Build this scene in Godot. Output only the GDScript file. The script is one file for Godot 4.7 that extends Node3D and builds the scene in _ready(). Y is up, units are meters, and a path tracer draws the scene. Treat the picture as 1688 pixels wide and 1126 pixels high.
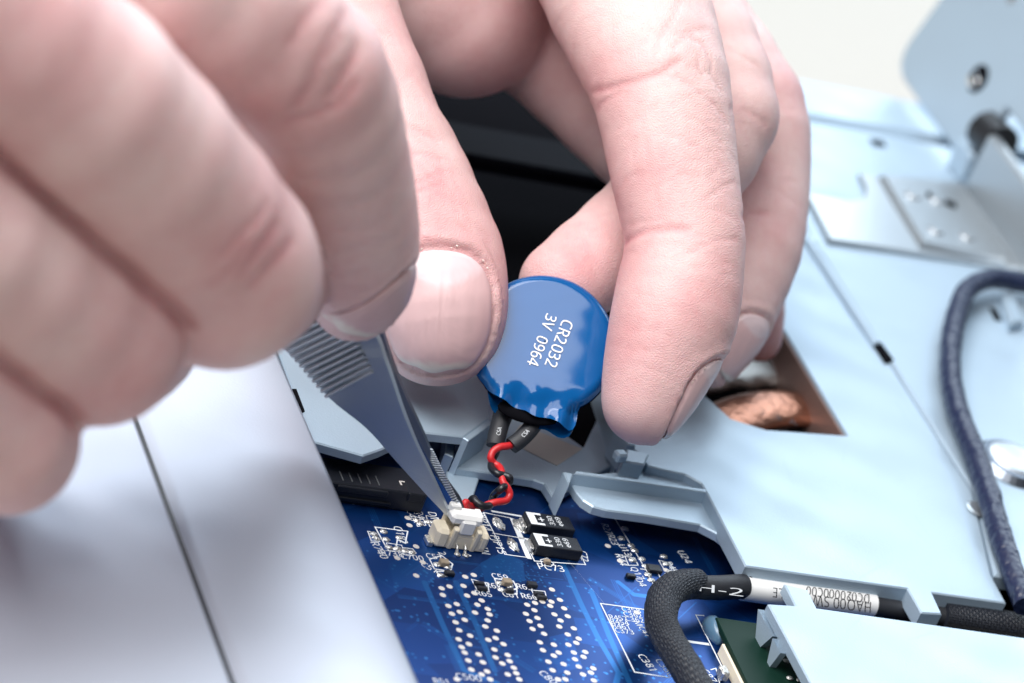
extends Node3D
# A close-up: two hands unplug a laptop's coin cell with tweezers. Shapes are given in millimetres
# (x along the laptop, y up from the circuit board, z towards the viewer) and stored in metres.

const MM := 0.001
var taken := {}
var mats := {}
var plain_font: SystemFont
var mono_font: SystemFont


class Shape:
	var v := PackedVector3Array()
	var n := PackedVector3Array()
	var t := PackedVector2Array()
	var c := PackedColorArray()
	var i := PackedInt32Array()

	func point(p: Vector3, m: Vector3, uv := Vector2.ZERO) -> int:
		v.append(p)
		n.append(m)
		t.append(uv)
		return v.size() - 1

	func face(a: int, b: int, d: int) -> void:   # wound so that the front agrees with the normals
		var m := (v[b] - v[a]).cross(v[d] - v[a])
		if m.dot(n[a] + n[b] + n[d]) > 0.0:
			i.append_array([a, d, b])
		else:
			i.append_array([a, b, d])

	func tri(a: Vector3, b: Vector3, d: Vector3, out: Vector3) -> void:
		var m := (b - a).cross(d - a)
		if m.length_squared() < 1e-14:
			return
		m = m.normalized()
		if m.dot(out) < 0.0:
			m = -m
		face(point(a, m), point(b, m), point(d, m))

	func quad(a: Vector3, b: Vector3, d: Vector3, e: Vector3, out: Vector3) -> void:
		tri(a, b, d, out)
		tri(a, d, e, out)

	# rows of points joined into a smooth sheet; around: each row closes on itself
	func sheet(rows: Array, around: bool, out_from: Array = [], tile := Vector2(1, 1), flip := false) -> void:
		var nr := rows.size()
		var nc: int = rows[0].size()
		var first := v.size()
		for r in nr:
			for k in nc:
				var p: Vector3 = rows[r][k]
				var e: Vector3 = rows[mini(r + 1, nr - 1)][k] - rows[maxi(r - 1, 0)][k]
				var k0 := (k - 1 + nc) % nc if around else maxi(k - 1, 0)
				var k1 := (k + 1) % nc if around else mini(k + 1, nc - 1)
				var f: Vector3 = rows[r][k1] - rows[r][k0]
				var m := f.cross(e)
				if m.length_squared() < 1e-16:
					var other: Array = rows[1 if r == 0 else nr - 2]
					m = (p - other[0]) if r == 0 or r == nr - 1 else Vector3.UP
				m = m.normalized()
				if out_from.size():
					var o: Vector3 = out_from[r]
					if m.dot(p - o) < 0.0:
						m = -m
				elif flip:
					m = -m
				point(p, m, Vector2(k * tile.x, r * tile.y))
		for r in nr - 1:
			for k in (nc if around else nc - 1):
				var k2 := (k + 1) % nc
				face(first + r * nc + k, first + r * nc + k2, first + (r + 1) * nc + k2)
				face(first + r * nc + k, first + (r + 1) * nc + k2, first + (r + 1) * nc + k)


func numbered(called: String, parent: Node) -> String:
	var key := str(parent.get_instance_id()) + called
	taken[key] = taken.get(key, -1) + 1
	return called if taken[key] == 0 else "%s_%03d" % [called, taken[key]]


func base_of(o: Node) -> Vector3:
	var p := Vector3.ZERO
	while o is Node3D and o != self:
		p += (o as Node3D).position
		o = o.get_parent()
	return p


func thing(called: String, label: String, category: String, at := Vector3.ZERO, group := "") -> Node3D:
	var o := Node3D.new()
	o.name = numbered(called, self)
	o.position = at * MM
	add_child(o, true)
	o.set_meta("label", label)
	if category:
		o.set_meta("category", category)
	if group:
		o.set_meta("group", group)
	return o


func mesh_of(s: Shape, at := Vector3.ZERO) -> ArrayMesh:
	var a := []
	a.resize(Mesh.ARRAY_MAX)
	var q := PackedVector3Array()
	q.resize(s.v.size())
	for k in s.v.size():
		q[k] = s.v[k] * MM - at
	a[Mesh.ARRAY_VERTEX] = q
	a[Mesh.ARRAY_NORMAL] = s.n
	a[Mesh.ARRAY_TEX_UV] = s.t
	if s.c.size() == s.v.size() and s.c.size():
		a[Mesh.ARRAY_COLOR] = s.c
	a[Mesh.ARRAY_INDEX] = s.i
	var m := ArrayMesh.new()
	m.add_surface_from_arrays(Mesh.PRIMITIVE_TRIANGLES, a)
	return m


func part(called: String, s: Shape, m: Material, parent: Node = self) -> MeshInstance3D:
	var o := MeshInstance3D.new()
	o.name = numbered(called, parent)
	o.mesh = mesh_of(s, base_of(parent) if parent != self else Vector3.ZERO)
	o.material_override = m
	parent.add_child(o, true)
	return o


func copy_of(called: String, mesh: Mesh, m: Material, parent: Node, x: Transform3D) -> MeshInstance3D:   # x in millimetres
	var o := MeshInstance3D.new()
	o.name = numbered(called, parent)
	o.mesh = mesh
	o.material_override = m
	o.transform = Transform3D(x.basis, x.origin * MM - base_of(parent))
	parent.add_child(o, true)
	return o


func paint(r: float, g: float, b: float, rough := 0.5, metal := 0.0) -> StandardMaterial3D:   # linear colour
	var m := StandardMaterial3D.new()
	m.albedo_color = Color(r, g, b).linear_to_srgb()
	m.roughness = rough
	m.metallic = metal
	return m


func noise_map(freq: float, kind: int, octaves := 3, size := 256, from := 0.0, to := 1.0, sd := 1, ret := FastNoiseLite.RETURN_DISTANCE) -> NoiseTexture2D:
	var n := FastNoiseLite.new()
	n.seed = sd
	n.noise_type = kind
	n.frequency = freq
	n.fractal_octaves = octaves
	n.cellular_return_type = ret
	var x := NoiseTexture2D.new()
	x.width = size
	x.height = size
	x.seamless = true
	x.noise = n
	var ramp := Gradient.new()
	ramp.set_color(0, Color(from, from, from))
	ramp.set_color(1, Color(to, to, to))
	x.color_ramp = ramp
	return x


func relief(m: StandardMaterial3D, tex: Texture2D, cm: float, tile_mm: float) -> StandardMaterial3D:
	m.heightmap_enabled = true
	m.heightmap_texture = tex
	m.heightmap_scale = cm
	m.uv1_triplanar = true
	m.uv1_scale = Vector3.ONE * (1000.0 / tile_mm)
	return m


# ------------------------------------------------------------------ shapes (all in millimetres)

func area2(p: PackedVector2Array) -> float:
	var a := 0.0
	for k in p.size():
		a += p[k].cross(p[(k + 1) % p.size()])
	return a


func inset(p: PackedVector2Array, by: float) -> PackedVector2Array:
	var sgn := signf(area2(p))
	var q := PackedVector2Array()
	for k in p.size():
		var a := (p[k] - p[k - 1 if k else p.size() - 1]).normalized()
		var b := (p[(k + 1) % p.size()] - p[k]).normalized()
		var na := Vector2(-a.y, a.x) * sgn
		var nb := Vector2(-b.y, b.x) * sgn
		var m := na + nb
		m = m / maxf(0.5, m.length_squared() * 0.5)
		q.append(p[k] + m * by)
	return q


func soften(p: PackedVector2Array, which: Array, r: float, steps := 5) -> PackedVector2Array:   # rounds the listed corners
	var q := PackedVector2Array()
	for k in p.size():
		if not k in which:
			q.append(p[k])
			continue
		var a := p[k - 1 if k else p.size() - 1]
		var b := p[(k + 1) % p.size()]
		var ra := minf(r, p[k].distance_to(a) * 0.45)
		var rb := minf(r, p[k].distance_to(b) * 0.45)
		var s := p[k] + (a - p[k]).normalized() * ra
		var e := p[k] + (b - p[k]).normalized() * rb
		for j in steps + 1:
			var u := float(j) / steps
			q.append(s.lerp(p[k], u).lerp(p[k].lerp(e, u), u))
	return q


func prism(s: Shape, p: PackedVector2Array, y0: float, y1: float, bevel := 0.15) -> void:
	var top := inset(p, bevel) if bevel > 0.0 else p
	var idx := Geometry2D.triangulate_polygon(top)
	if idx.is_empty():
		idx = Geometry2D.triangulate_polygon(p)
	for k in range(0, idx.size(), 3):
		s.tri(up3(top[idx[k]], y1), up3(top[idx[k + 1]], y1), up3(top[idx[k + 2]], y1), Vector3.UP)
	idx = Geometry2D.triangulate_polygon(p)
	for k in range(0, idx.size(), 3):
		s.tri(up3(p[idx[k]], y0), up3(p[idx[k + 1]], y0), up3(p[idx[k + 2]], y0), Vector3.DOWN)
	var sgn := signf(area2(p))
	for k in p.size():
		var j := (k + 1) % p.size()
		var e := p[j] - p[k]
		var o := Vector3(e.y, 0, -e.x) * sgn
		s.quad(up3(p[k], y0), up3(p[j], y0), up3(p[j], y1 - bevel), up3(p[k], y1 - bevel), o)
		if bevel > 0.0:
			s.quad(up3(p[k], y1 - bevel), up3(p[j], y1 - bevel), up3(top[j], y1), up3(top[k], y1), o.normalized() + Vector3.UP)


func up3(p: Vector2, y: float) -> Vector3:
	return Vector3(p.x, y, p.y)


func rect(a: Vector2, b: Vector2) -> PackedVector2Array:
	return PackedVector2Array([a, Vector2(b.x, a.y), b, Vector2(a.x, b.y)])


func box(s: Shape, c: Vector3, size: Vector3, b := Basis.IDENTITY, bevel := 0.1) -> void:
	var h := size * 0.5
	bevel = minf(bevel, minf(h.x, minf(h.y, h.z)) * 0.9)
	for ax in 3:
		var u := (ax + 1) % 3
		var w := (ax + 2) % 3
		for sg: float in [-1.0, 1.0]:
			var q: Array[Vector3] = []
			for cn: Vector2 in [Vector2(-1, -1), Vector2(1, -1), Vector2(1, 1), Vector2(-1, 1)]:
				var p := Vector3.ZERO
				p[ax] = sg * h[ax]
				p[u] = cn.x * (h[u] - bevel)
				p[w] = cn.y * (h[w] - bevel)
				q.append(c + b * p)
			var o := Vector3.ZERO
			o[ax] = sg
			s.quad(q[0], q[1], q[2], q[3], b * o)
			for su: float in [-1.0, 1.0]:   # chamfer towards axis u
				var e: Array[Vector3] = []
				for sw: float in [-1.0, 1.0]:
					var p1 := Vector3.ZERO
					p1[ax] = sg * h[ax]
					p1[u] = su * (h[u] - bevel)
					p1[w] = sw * (h[w] - bevel)
					var p2 := p1
					p2[ax] = sg * (h[ax] - bevel)
					p2[u] = su * h[u]
					e.append(c + b * p1)
					e.append(c + b * p2)
				var o2 := o
				o2[u] = su
				s.quad(e[0], e[1], e[3], e[2], b * o2)
	for sx: float in [-1.0, 1.0]:
		for sy: float in [-1.0, 1.0]:
			for sz: float in [-1.0, 1.0]:
				var g := Vector3(sx, sy, sz)
				var k := g * (h - Vector3.ONE * bevel)
				s.tri(c + b * (k + Vector3(sx * bevel, 0, 0)), c + b * (k + Vector3(0, sy * bevel, 0)), c + b * (k + Vector3(0, 0, sz * bevel)), b * g)


func smooth_path(p: Array, steps: int) -> Array[Vector3]:
	var q: Array[Vector3] = []
	for k in p.size() - 1:
		var a: Vector3 = p[maxi(k - 1, 0)]
		var b: Vector3 = p[k]
		var c: Vector3 = p[k + 1]
		var d: Vector3 = p[mini(k + 2, p.size() - 1)]
		for j in steps:
			q.append(b.cubic_interpolate(c, a, d, float(j) / steps))
	q.append(p[p.size() - 1])
	return q


func tube(s: Shape, path: Array, radii: Array, sides := 16, steps := 6, lump := 0.0, wave := 3.0, squash := 1.0) -> void:
	var p := smooth_path(path, steps)
	var rows := []
	var mids := []
	var side := Vector3.ZERO
	var far := 0.0
	var rough := FastNoiseLite.new()
	rough.frequency = 0.5
	for k in p.size():
		var dir := (p[mini(k + 1, p.size() - 1)] - p[maxi(k - 1, 0)]).normalized()
		if side == Vector3.ZERO:
			side = dir.cross(Vector3.UP if absf(dir.y) < 0.9 else Vector3.RIGHT).normalized()
		side = (side - dir * side.dot(dir)).normalized()
		var over := dir.cross(side)
		var at := float(k) / steps
		var r0: float = radii[mini(int(at), radii.size() - 1)]
		var r1: float = radii[mini(int(at) + 1, radii.size() - 1)]
		var r := lerpf(r0, r1, at - floorf(at))
		var row := []
		for j in sides:
			var a := TAU * j / sides
			var q := side * cos(a) * r + over * sin(a) * r * squash
			row.append(p[k] + q * (1.0 + lump * rough.get_noise_3dv((p[k] + q) * wave)))
		rows.append(row)
		mids.append(p[k])
	var n := rows.size()
	var cap0 := []
	var cap1 := []
	for j in sides:
		cap0.append(p[0])
		cap1.append(p[n - 1])
	s.sheet(rows, true, mids, Vector2(1.0 / sides, 1.0))
	var d0 := (p[0] - p[1]).normalized()
	var d1 := (p[n - 1] - p[n - 2]).normalized()
	for j in sides:
		s.tri(p[0], rows[0][j], rows[0][(j + 1) % sides], d0)
		s.tri(p[n - 1], rows[n - 1][j], rows[n - 1][(j + 1) % sides], d1)


func blob(s: Shape, c: Vector3, r: Vector3, b := Basis.IDENTITY, rough := 0.0, sd := 1, from := -1.0) -> void:   # an ellipsoid, from the height from * r.y up
	var rows := []
	var mids := []
	var f := FastNoiseLite.new()
	f.seed = sd
	f.frequency = 0.6
	for k in 9:
		var a := lerpf(asin(clampf(from, -1, 1)), PI / 2 - 0.01, k / 8.0)
		var row := []
		for j in 16:
			var q := Vector3(cos(a) * cos(TAU * j / 16), sin(a), cos(a) * sin(TAU * j / 16))
			row.append(c + b * (q * r * (1.0 + rough * f.get_noise_3dv(q * 3.0))))
		rows.append(row)
		mids.append(c)
	s.sheet(rows, true, mids)


func disc(s: Shape, c: Vector3, r: float, h: float, sides := 14, n := Vector3.UP, ro := 0.82) -> void:
	var u := n.cross(Vector3.RIGHT if absf(n.x) < 0.8 else Vector3.UP).normalized()
	var w := n.cross(u)
	for j in sides:
		var a := TAU * j / sides
		var b := TAU * (j + 1) / sides
		var pa := u * cos(a) + w * sin(a)
		var pb := u * cos(b) + w * sin(b)
		s.tri(c + n * h, c + n * h + pa * r * ro, c + n * h + pb * r * ro, n)
		s.quad(c + pa * r, c + pb * r, c + n * h + pb * r * ro, c + n * h + pa * r * ro, (pa + pb + n).normalized())


func letters(s: Shape, words: String, cap: float, x: Transform3D, stretch := 1.0, font: Font = null, grow := 0.0) -> void:
	var tm := TextMesh.new()
	tm.text = words
	tm.font = font if font else plain_font
	tm.font_size = 32
	tm.pixel_size = cap / (32 * 0.714)
	tm.depth = 0.0
	tm.curve_step = 2.0
	var a := tm.get_mesh_arrays()
	var vs: PackedVector3Array = a[Mesh.ARRAY_VERTEX]
	var ix: PackedInt32Array = a[Mesh.ARRAY_INDEX]
	var m := (x.basis.x.cross(x.basis.y)).normalized()
	var first := s.v.size()
	for p in vs:
		s.point(x * Vector3(p.x * stretch, p.y, 0), m)
	for k in range(0, ix.size(), 3):
		s.face(first + ix[k], first + ix[k + 1], first + ix[k + 2])


func flat(at: Vector2, y: float, degrees := 0.0) -> Transform3D:   # lettering that lies on the board
	return Transform3D(Basis(Vector3.UP, deg_to_rad(degrees)) * Basis(Vector3.RIGHT, Vector3(0, 0, -1), Vector3.UP), up3(at, y))


func stroke(s: Shape, pts: Array, width: float, y: float, closed := false) -> void:   # a printed line
	for k in (pts.size() if closed else pts.size() - 1):
		var a: Vector2 = pts[k]
		var b: Vector2 = pts[(k + 1) % pts.size()]
		var d := (b - a).normalized() * width * 0.5
		var q := Vector2(-d.y, d.x)
		s.quad(up3(a - d + q, y), up3(b + d + q, y), up3(b + d - q, y), up3(a - d - q, y), Vector3.UP)
		y += 0.002


# ------------------------------------------------------------------ hands

class Flesh:
	var a := PackedVector3Array()
	var b := PackedVector3Array()
	var ra := PackedFloat32Array()
	var rd := PackedFloat32Array()
	var inv := PackedFloat32Array()
	var of := PackedInt32Array()
	var ga := PackedVector3Array()    # creases, piece by piece
	var gb := PackedVector3Array()
	var gw := PackedFloat32Array()
	var gd := PackedFloat32Array()
	var gr := PackedFloat32Array()
	var nails := []
	var kf := 3.0
	var kh := 1.5

	func take(d: Dictionary) -> void:
		kf = d.blend
		kh = d.join
		var f := 0
		for finger in d.fingers:
			for chain in finger:
				var last: Vector3 = chain[0][0]
				var last_r: float = chain[0][1]
				for k in chain.size() - 1:   # rounded through the joints
					var c0: Array = chain[maxi(k - 1, 0)]
					var c1: Array = chain[k]
					var c2: Array = chain[k + 1]
					var c3: Array = chain[mini(k + 2, chain.size() - 1)]
					for j in [1, 2, 3]:
						var w: float = j / 3.0
						var p: Vector3 = (c1[0] as Vector3).cubic_interpolate(c2[0], c0[0], c3[0], w).lerp((c1[0] as Vector3).lerp(c2[0], w), 0.4)
						var pr: float = cubic_interpolate(c1[1], c2[1], c0[1], c3[1], w)
						a.append(last)
						b.append(p - last)
						ra.append(last_r)
						rd.append(pr - last_r)
						inv.append(1.0 / maxf((p - last).length_squared(), 1e-6))
						of.append(f)
						last = p
						last_r = pr
			f += 1
		for g in d.creases:
			for k in g[3].size() - 1:
				ga.append(g[3][k])
				gb.append(g[3][k + 1] - g[3][k])
				gw.append(g[0])
				gd.append(g[1])
				gr.append(g[2])
		nails = d.nails

	func fine_lines(chain: Array, n: int, sd: int, towards: Vector3) -> void:   # faint lines across a finger
		var r := RandomNumberGenerator.new()
		r.seed = sd
		for j in n:
			var at := r.randf_range(0.9, chain.size() - 1.2)
			var a0 := r.randf_range(-1.5, 0.9)
			var a1 := a0 + r.randf_range(0.3, 0.9)
			var slope := r.randf_range(-0.12, 0.16)
			var bow := r.randf_range(-0.06, 0.06)
			var deep := r.randf_range(0.05, 0.13)
			var last := Vector3.INF
			for k in 6:
				var w := k / 5.0
				var u := clampf(at + slope * w + bow * sin(PI * w), 0.0, chain.size() - 1.001)
				var c0: Array = chain[int(u)]
				var c1: Array = chain[int(u) + 1]
				var axis: Vector3 = ((c1[0] as Vector3) - c0[0]).normalized()
				var front := (towards - axis * towards.dot(axis)).normalized().rotated(axis, lerpf(a0, a1, w))
				var p: Vector3 = (c0[0] as Vector3).lerp(c1[0], u - int(u)) + front * lerpf(c0[1], c1[1], u - int(u))
				if last != Vector3.INF:
					ga.append(last)
					gb.append(p - last)
					gw.append(0.42)
					gd.append(deep * sin(PI * clampf(w - 0.1, 0.15, 0.85)))
					gr.append(0.12)
				last = p

	func near(p: Vector3, r: float) -> PackedInt32Array:
		var q := PackedInt32Array()
		var least := 1e9
		var ds := PackedFloat32Array()
		for k in a.size():
			var pa := p - a[k]
			var t := clampf(pa.dot(b[k]) * inv[k], 0.0, 1.0)
			var e := (pa - b[k] * t).length() - (ra[k] + rd[k] * t)
			ds.append(e)
			least = minf(least, e)
		for k in a.size():
			if ds[k] < least + 2.0 * r + kf:
				q.append(k)
		return q

	func body(p: Vector3, act: PackedInt32Array) -> float:
		var d := 1e3
		var df := 1e3
		var cur := -1
		for k in act:
			if of[k] != cur:
				var h := maxf(kh - absf(d - df), 0.0)
				d = minf(d, df) - h * h * 0.25 / kh
				df = 1e3
				cur = of[k]
			var pa := p - a[k]
			var t := clampf(pa.dot(b[k]) * inv[k], 0.0, 1.0)
			var e := (pa - b[k] * t).length() - (ra[k] + rd[k] * t)
			var h2 := maxf(kf - absf(df - e), 0.0)
			df = minf(df, e) - h2 * h2 * 0.25 / kf
		var h3 := maxf(kh - absf(d - df), 0.0)
		return minf(d, df) - h3 * h3 * 0.25 / kh

	func creases_near(p: Vector3, r: float) -> PackedInt32Array:
		var q := PackedInt32Array()
		for k in ga.size():
			var t := clampf((p - ga[k]).dot(gb[k]) / maxf(gb[k].length_squared(), 1e-6), 0.0, 1.0)
			if (p - ga[k] - gb[k] * t).length() < r + gw[k] * 2.6:
				q.append(k)
		return q

	func carved(p: Vector3, act: PackedInt32Array) -> Vector2:   # depth, redness
		var best := 0.0
		var red := 0.0
		for k in act:
			var t := clampf((p - ga[k]).dot(gb[k]) / maxf(gb[k].length_squared(), 1e-6), 0.0, 1.0)
			var e := (p - ga[k] - gb[k] * t).length_squared() / (gw[k] * gw[k])
			if e < 7.0:
				var w := exp(-e)
				best = maxf(best, gd[k] * w)
				red = maxf(red, gr[k] * w)
		return Vector2(best, red)

	func nail_bed(p: Vector3) -> float:
		var d := 0.0
		for g in nails:
			var q: Vector3 = p - g[0]
			if q.length_squared() > 170.0 or q.dot(g[1]) < -5.0:
				continue
			var s: Vector3 = (g[2] as Vector3).cross(g[1])
			var u: float = absf(q.dot(s) / g[3])
			var v: float = absf(q.dot(g[2]) / g[4])
			var e: float = pow(pow(u, 2.6) + pow(v, 2.6), 1.0 / 2.6)
			if e < 1.11:
				d = 0.5 * smoothstep(1.11, 1.03, e)
			elif e < 1.4:
				d = -0.22 * smoothstep(1.4, 1.2, e) * smoothstep(1.11, 1.18, e)
		return d


func hand_surface(d: Dictionary, fl: Flesh) -> Shape:
	fl.take(d)
	for g: Array in d.lined:
		fl.fine_lines(d.fingers[g[0]][g[1]], g[2], g[3], Vector3(-0.4268, 0.4590, 0.7792))
	var cell: float = d.cell
	var lo := Vector3.ONE * 1e9
	var hi := -lo
	for k in fl.a.size():
		var r := Vector3.ONE * maxf(fl.ra[k], fl.ra[k] + fl.rd[k])
		lo = lo.min(fl.a[k] - r).min(fl.a[k] + fl.b[k] - r)
		hi = hi.max(fl.a[k] + r).max(fl.a[k] + fl.b[k] + r)
	lo = lo.max(d.keep[0]) - Vector3.ONE * cell * 3.0
	hi = hi.min(d.keep[1]) + Vector3.ONE * cell * 3.0
	var bs := 8
	var nb := Vector3i(((hi - lo) / (cell * bs)).ceil())
	var nx := nb.x * bs
	var ny := nb.y * bs
	var nz := nb.z * bs
	var val := PackedFloat32Array()
	val.resize(nx * ny * nz)
	val.fill(1e3)
	var at := PackedInt32Array()
	at.resize(nx * ny * nz)
	at.fill(-1)
	var half := bs * cell * 0.5
	var reach := half * 1.7321
	var active: Array[Vector3i] = []
	for bz in nb.z:
		for by in nb.y:
			for bx in nb.x:
				var c := lo + Vector3(bx * bs + bs * 0.5, by * bs + bs * 0.5, bz * bs + bs * 0.5) * cell
				var beyond := false
				for e in d.ends:   # past the wrist
					if (c - e[0]).dot(e[1]) > 0.0:
						beyond = true
				if beyond:
					continue
				var act := fl.near(c, reach)
				if absf(fl.body(c, act)) > reach + cell * 2.2 + 1.0:
					continue
				active.append(Vector3i(bx, by, bz))
				var cr := fl.creases_near(c, reach)
				var has_nail := false
				for g in fl.nails:
					if c.distance_to(g[0]) < 13.0 + reach:
						has_nail = true
				for z in bs:
					for y in bs:
						var row := ((bz * bs + z) * ny + by * bs + y) * nx + bx * bs
						for x in bs:
							var p := lo + Vector3(bx * bs + x, by * bs + y, bz * bs + z) * cell
							var e := fl.body(p, act)
							if absf(e) < 3.0:
								if cr.size():
									e += fl.carved(p, cr).x
								if has_nail:
									e += fl.nail_bed(p)
							val[row + x] = e
	var s := Shape.new()
	var step: Array[int] = [0, 1, nx, nx + 1, nx * ny, nx * ny + 1, nx * ny + nx, nx * ny + nx + 1]
	var redden := FastNoiseLite.new()
	redden.frequency = 0.09
	redden.seed = 5
	var base_color: Color = d.skin
	for b3 in active:
		var mid := lo + (Vector3(b3) * bs + Vector3.ONE * bs * 0.5) * cell
		var cr := fl.creases_near(mid, reach + cell)
		for z in bs:
			var gz := b3.z * bs + z
			if gz >= nz - 1:
				continue
			for y in bs:
				var gy := b3.y * bs + y
				if gy >= ny - 1:
					continue
				for x in bs:
					var gx := b3.x * bs + x
					if gx >= nx - 1:
						continue
					var o := (gz * ny + gy) * nx + gx
					var v0 := val[o]
					if absf(v0) > cell * 2.5:
						continue
					var neg := 0
					var bad := false
					var q: PackedFloat32Array = [v0, val[o + 1], val[o + nx], val[o + nx + 1], val[o + step[4]], val[o + step[5]], val[o + step[6]], val[o + step[7]]]
					for k in 8:
						if q[k] < 0.0:
							neg += 1
						elif q[k] > 900.0:
							bad = true
					if neg == 0 or neg == 8 or bad:
						continue
					var sum := Vector3.ZERO
					var cnt := 0
					for k in 8:
						for ax in 3:
							var bit := 1 << ax
							if k & bit:
								continue
							var va := q[k]
							var vb := q[k | bit]
							if (va < 0.0) != (vb < 0.0):
								var p := Vector3(k & 1, (k >> 1) & 1, (k >> 2) & 1)
								p[ax] += va / (va - vb)
								sum += p
								cnt += 1
					var f := sum / cnt
					var g := Vector3.ZERO
					g.x = lerpf(lerpf(q[1] - q[0], q[3] - q[2], f.y), lerpf(q[5] - q[4], q[7] - q[6], f.y), f.z)
					g.y = lerpf(lerpf(q[2] - q[0], q[3] - q[1], f.x), lerpf(q[6] - q[4], q[7] - q[5], f.x), f.z)
					g.z = lerpf(lerpf(q[4] - q[0], q[5] - q[1], f.x), lerpf(q[6] - q[2], q[7] - q[3], f.x), f.y)
					var w := lo + (Vector3(gx, gy, gz) + f) * cell
					at[o] = s.point(w, g.normalized())
					var red := 0.16 + 0.4 * redden.get_noise_3dv(w) + 0.22 * redden.get_noise_3dv(w * 7.0)
					for bl in d.blush:
						var dd: float = w.distance_squared_to(bl[0]) / (bl[1] * bl[1])
						if dd < 4.0:
							red += bl[2] * exp(-dd * 1.4)
					if cr.size():
						red += fl.carved(w, cr).y * 0.7
					red = clampf(red, 0.0, 1.6)
					s.c.append(Color(base_color.r * (1.0 - 0.14 * red), base_color.g * (1.0 - 0.36 * red), base_color.b * (1.0 - 0.33 * red)))
	for b3 in active:
		for z in bs:
			var gz := b3.z * bs + z
			for y in bs:
				var gy := b3.y * bs + y
				for x in bs:
					var gx := b3.x * bs + x
					if gx < 1 or gy < 1 or gz < 1 or gx >= nx - 1 or gy >= ny - 1 or gz >= nz - 1:
						continue
					var o := (gz * ny + gy) * nx + gx
					var v0 := val[o]
					if absf(v0) > cell * 2.5:
						continue
					for ax in 3:
						var e: int = [1, nx, nx * ny][ax]
						if (v0 < 0.0) == (val[o + e] < 0.0):
							continue
						var u: int = [nx, nx * ny, 1][ax]
						var w2: int = [nx * ny, 1, nx][ax]
						var i0 := at[o]
						var i1 := at[o - u]
						var i2 := at[o - u - w2]
						var i3 := at[o - w2]
						if i0 < 0 or i1 < 0 or i2 < 0 or i3 < 0:
							continue
						s.face(i0, i1, i2)
						s.face(i0, i2, i3)
	return s


func nail_plate(g: Array, fl: Flesh, lunula: float, rim: float, skin: Color) -> Shape:
	var s := Shape.new()
	var c: Vector3 = g[0]
	var n: Vector3 = g[1]
	var along: Vector3 = g[2]
	var across := along.cross(n)
	var act := PackedInt32Array()
	for k in fl.of.size():
		if fl.of[k] == g[5]:
			act.append(k)
	var nr := 15
	var nt := 56
	var rows := []
	var uvs := []
	for r in nr + 1:
		var row := []
		var uvr := []
		for j in nt:
			var a := TAU * j / nt
			var q := maxf(minf(float(r) / (nr - 1), 1.0) * 0.985, 0.004)
			var e := 2.6
			var k := pow(pow(absf(cos(a)), e) + pow(absf(sin(a)), e), -1.0 / e) * q
			var u := cos(a) * k
			var v := sin(a) * k
			if v > 0.0:
				v *= 1.0 + 0.03 * sin(u * 9.0 + 1.0)
			var p: Vector3 = c + across * u * g[3] + along * v * g[4] + n * 7.0
			for it in 24:
				var d := fl.body(p, act)
				p -= n * d
				if absf(d) < 0.005:
					break
			var edge := smoothstep(0.72, 1.0, q)
			var high := 0.16 - 0.26 * edge * (0.2 if v > 0.7 else 1.0)
			if r == nr:
				high -= 0.5
			# ridges along the nail
			high += 0.018 * sin(u * 23.0 + sin(u * 7.0)) + 0.012 * sin(u * 51.0)
			row.append(p + n * high)
			uvr.append(Vector2(u, v))
		rows.append(row)
		uvs.append(uvr)
	var mids := []
	for r in nr + 1:
		mids.append(c - n * 6.0)
	s.sheet(rows, true, mids)
	var streak := FastNoiseLite.new()
	streak.frequency = 3.0
	for r in nr + 1:
		for j in nt:
			var u: float = uvs[r][j].x
			var v: float = uvs[r][j].y
			var white := smoothstep(lunula + 0.06, lunula - 0.06, v + u * u * 0.5) * 0.75
			var tip := smoothstep(rim - 0.035, rim + 0.035, v + 0.12 * u * u)
			var col := skin.lerp(Color(0.80, 0.66, 0.68), white)
			col = col.lerp(Color(0.82, 0.74, 0.66), tip * 0.9)
			col *= 1.0 + 0.06 * streak.get_noise_2d(u * 4.0, v * 0.2)
			col.a = 1.0
			s.c.append(col)
	return s


func dry_skin(g: Array, fl: Flesh, n: int) -> Shape:   # small flakes along the fold behind the nail
	var s := Shape.new()
	var r := RandomNumberGenerator.new()
	r.seed = 31
	var c: Vector3 = g[0]
	var nn: Vector3 = g[1]
	var along: Vector3 = g[2]
	var across := along.cross(nn)
	var act := PackedInt32Array()
	for k in fl.of.size():
		if fl.of[k] == g[5]:
			act.append(k)
	for j in n:
		var a := r.randf_range(PI * 1.0, PI * 2.0)
		var k := pow(pow(absf(cos(a)), 2.6) + pow(absf(sin(a)), 2.6), -1.0 / 2.6) * r.randf_range(1.0, 1.09)
		var p: Vector3 = c + across * cos(a) * k * g[3] + along * sin(a) * k * g[4] + nn * 7.0
		for it in 20:
			p -= nn * fl.body(p, act)
		p += nn * r.randf_range(-0.08, 0.08)
		var size := r.randf_range(0.07, 0.22)
		var tang: Vector3 = (across * -sin(a) * g[3] + along * cos(a) * g[4]).normalized()
		var outw: Vector3 = nn.cross(tang)
		var q: Array[Vector3] = []
		for m in 5:
			var t := TAU * m / 5.0 + r.randf_range(-0.4, 0.4)
			q.append(p + tang * cos(t) * size * r.randf_range(0.7, 2.0) + outw * sin(t) * size * r.randf_range(0.4, 1.1) + nn * r.randf_range(-0.08, 0.10))
		for m in 5:
			s.tri(p + nn * 0.08, q[m], q[(m + 1) % 5], nn)
	return s


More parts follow.
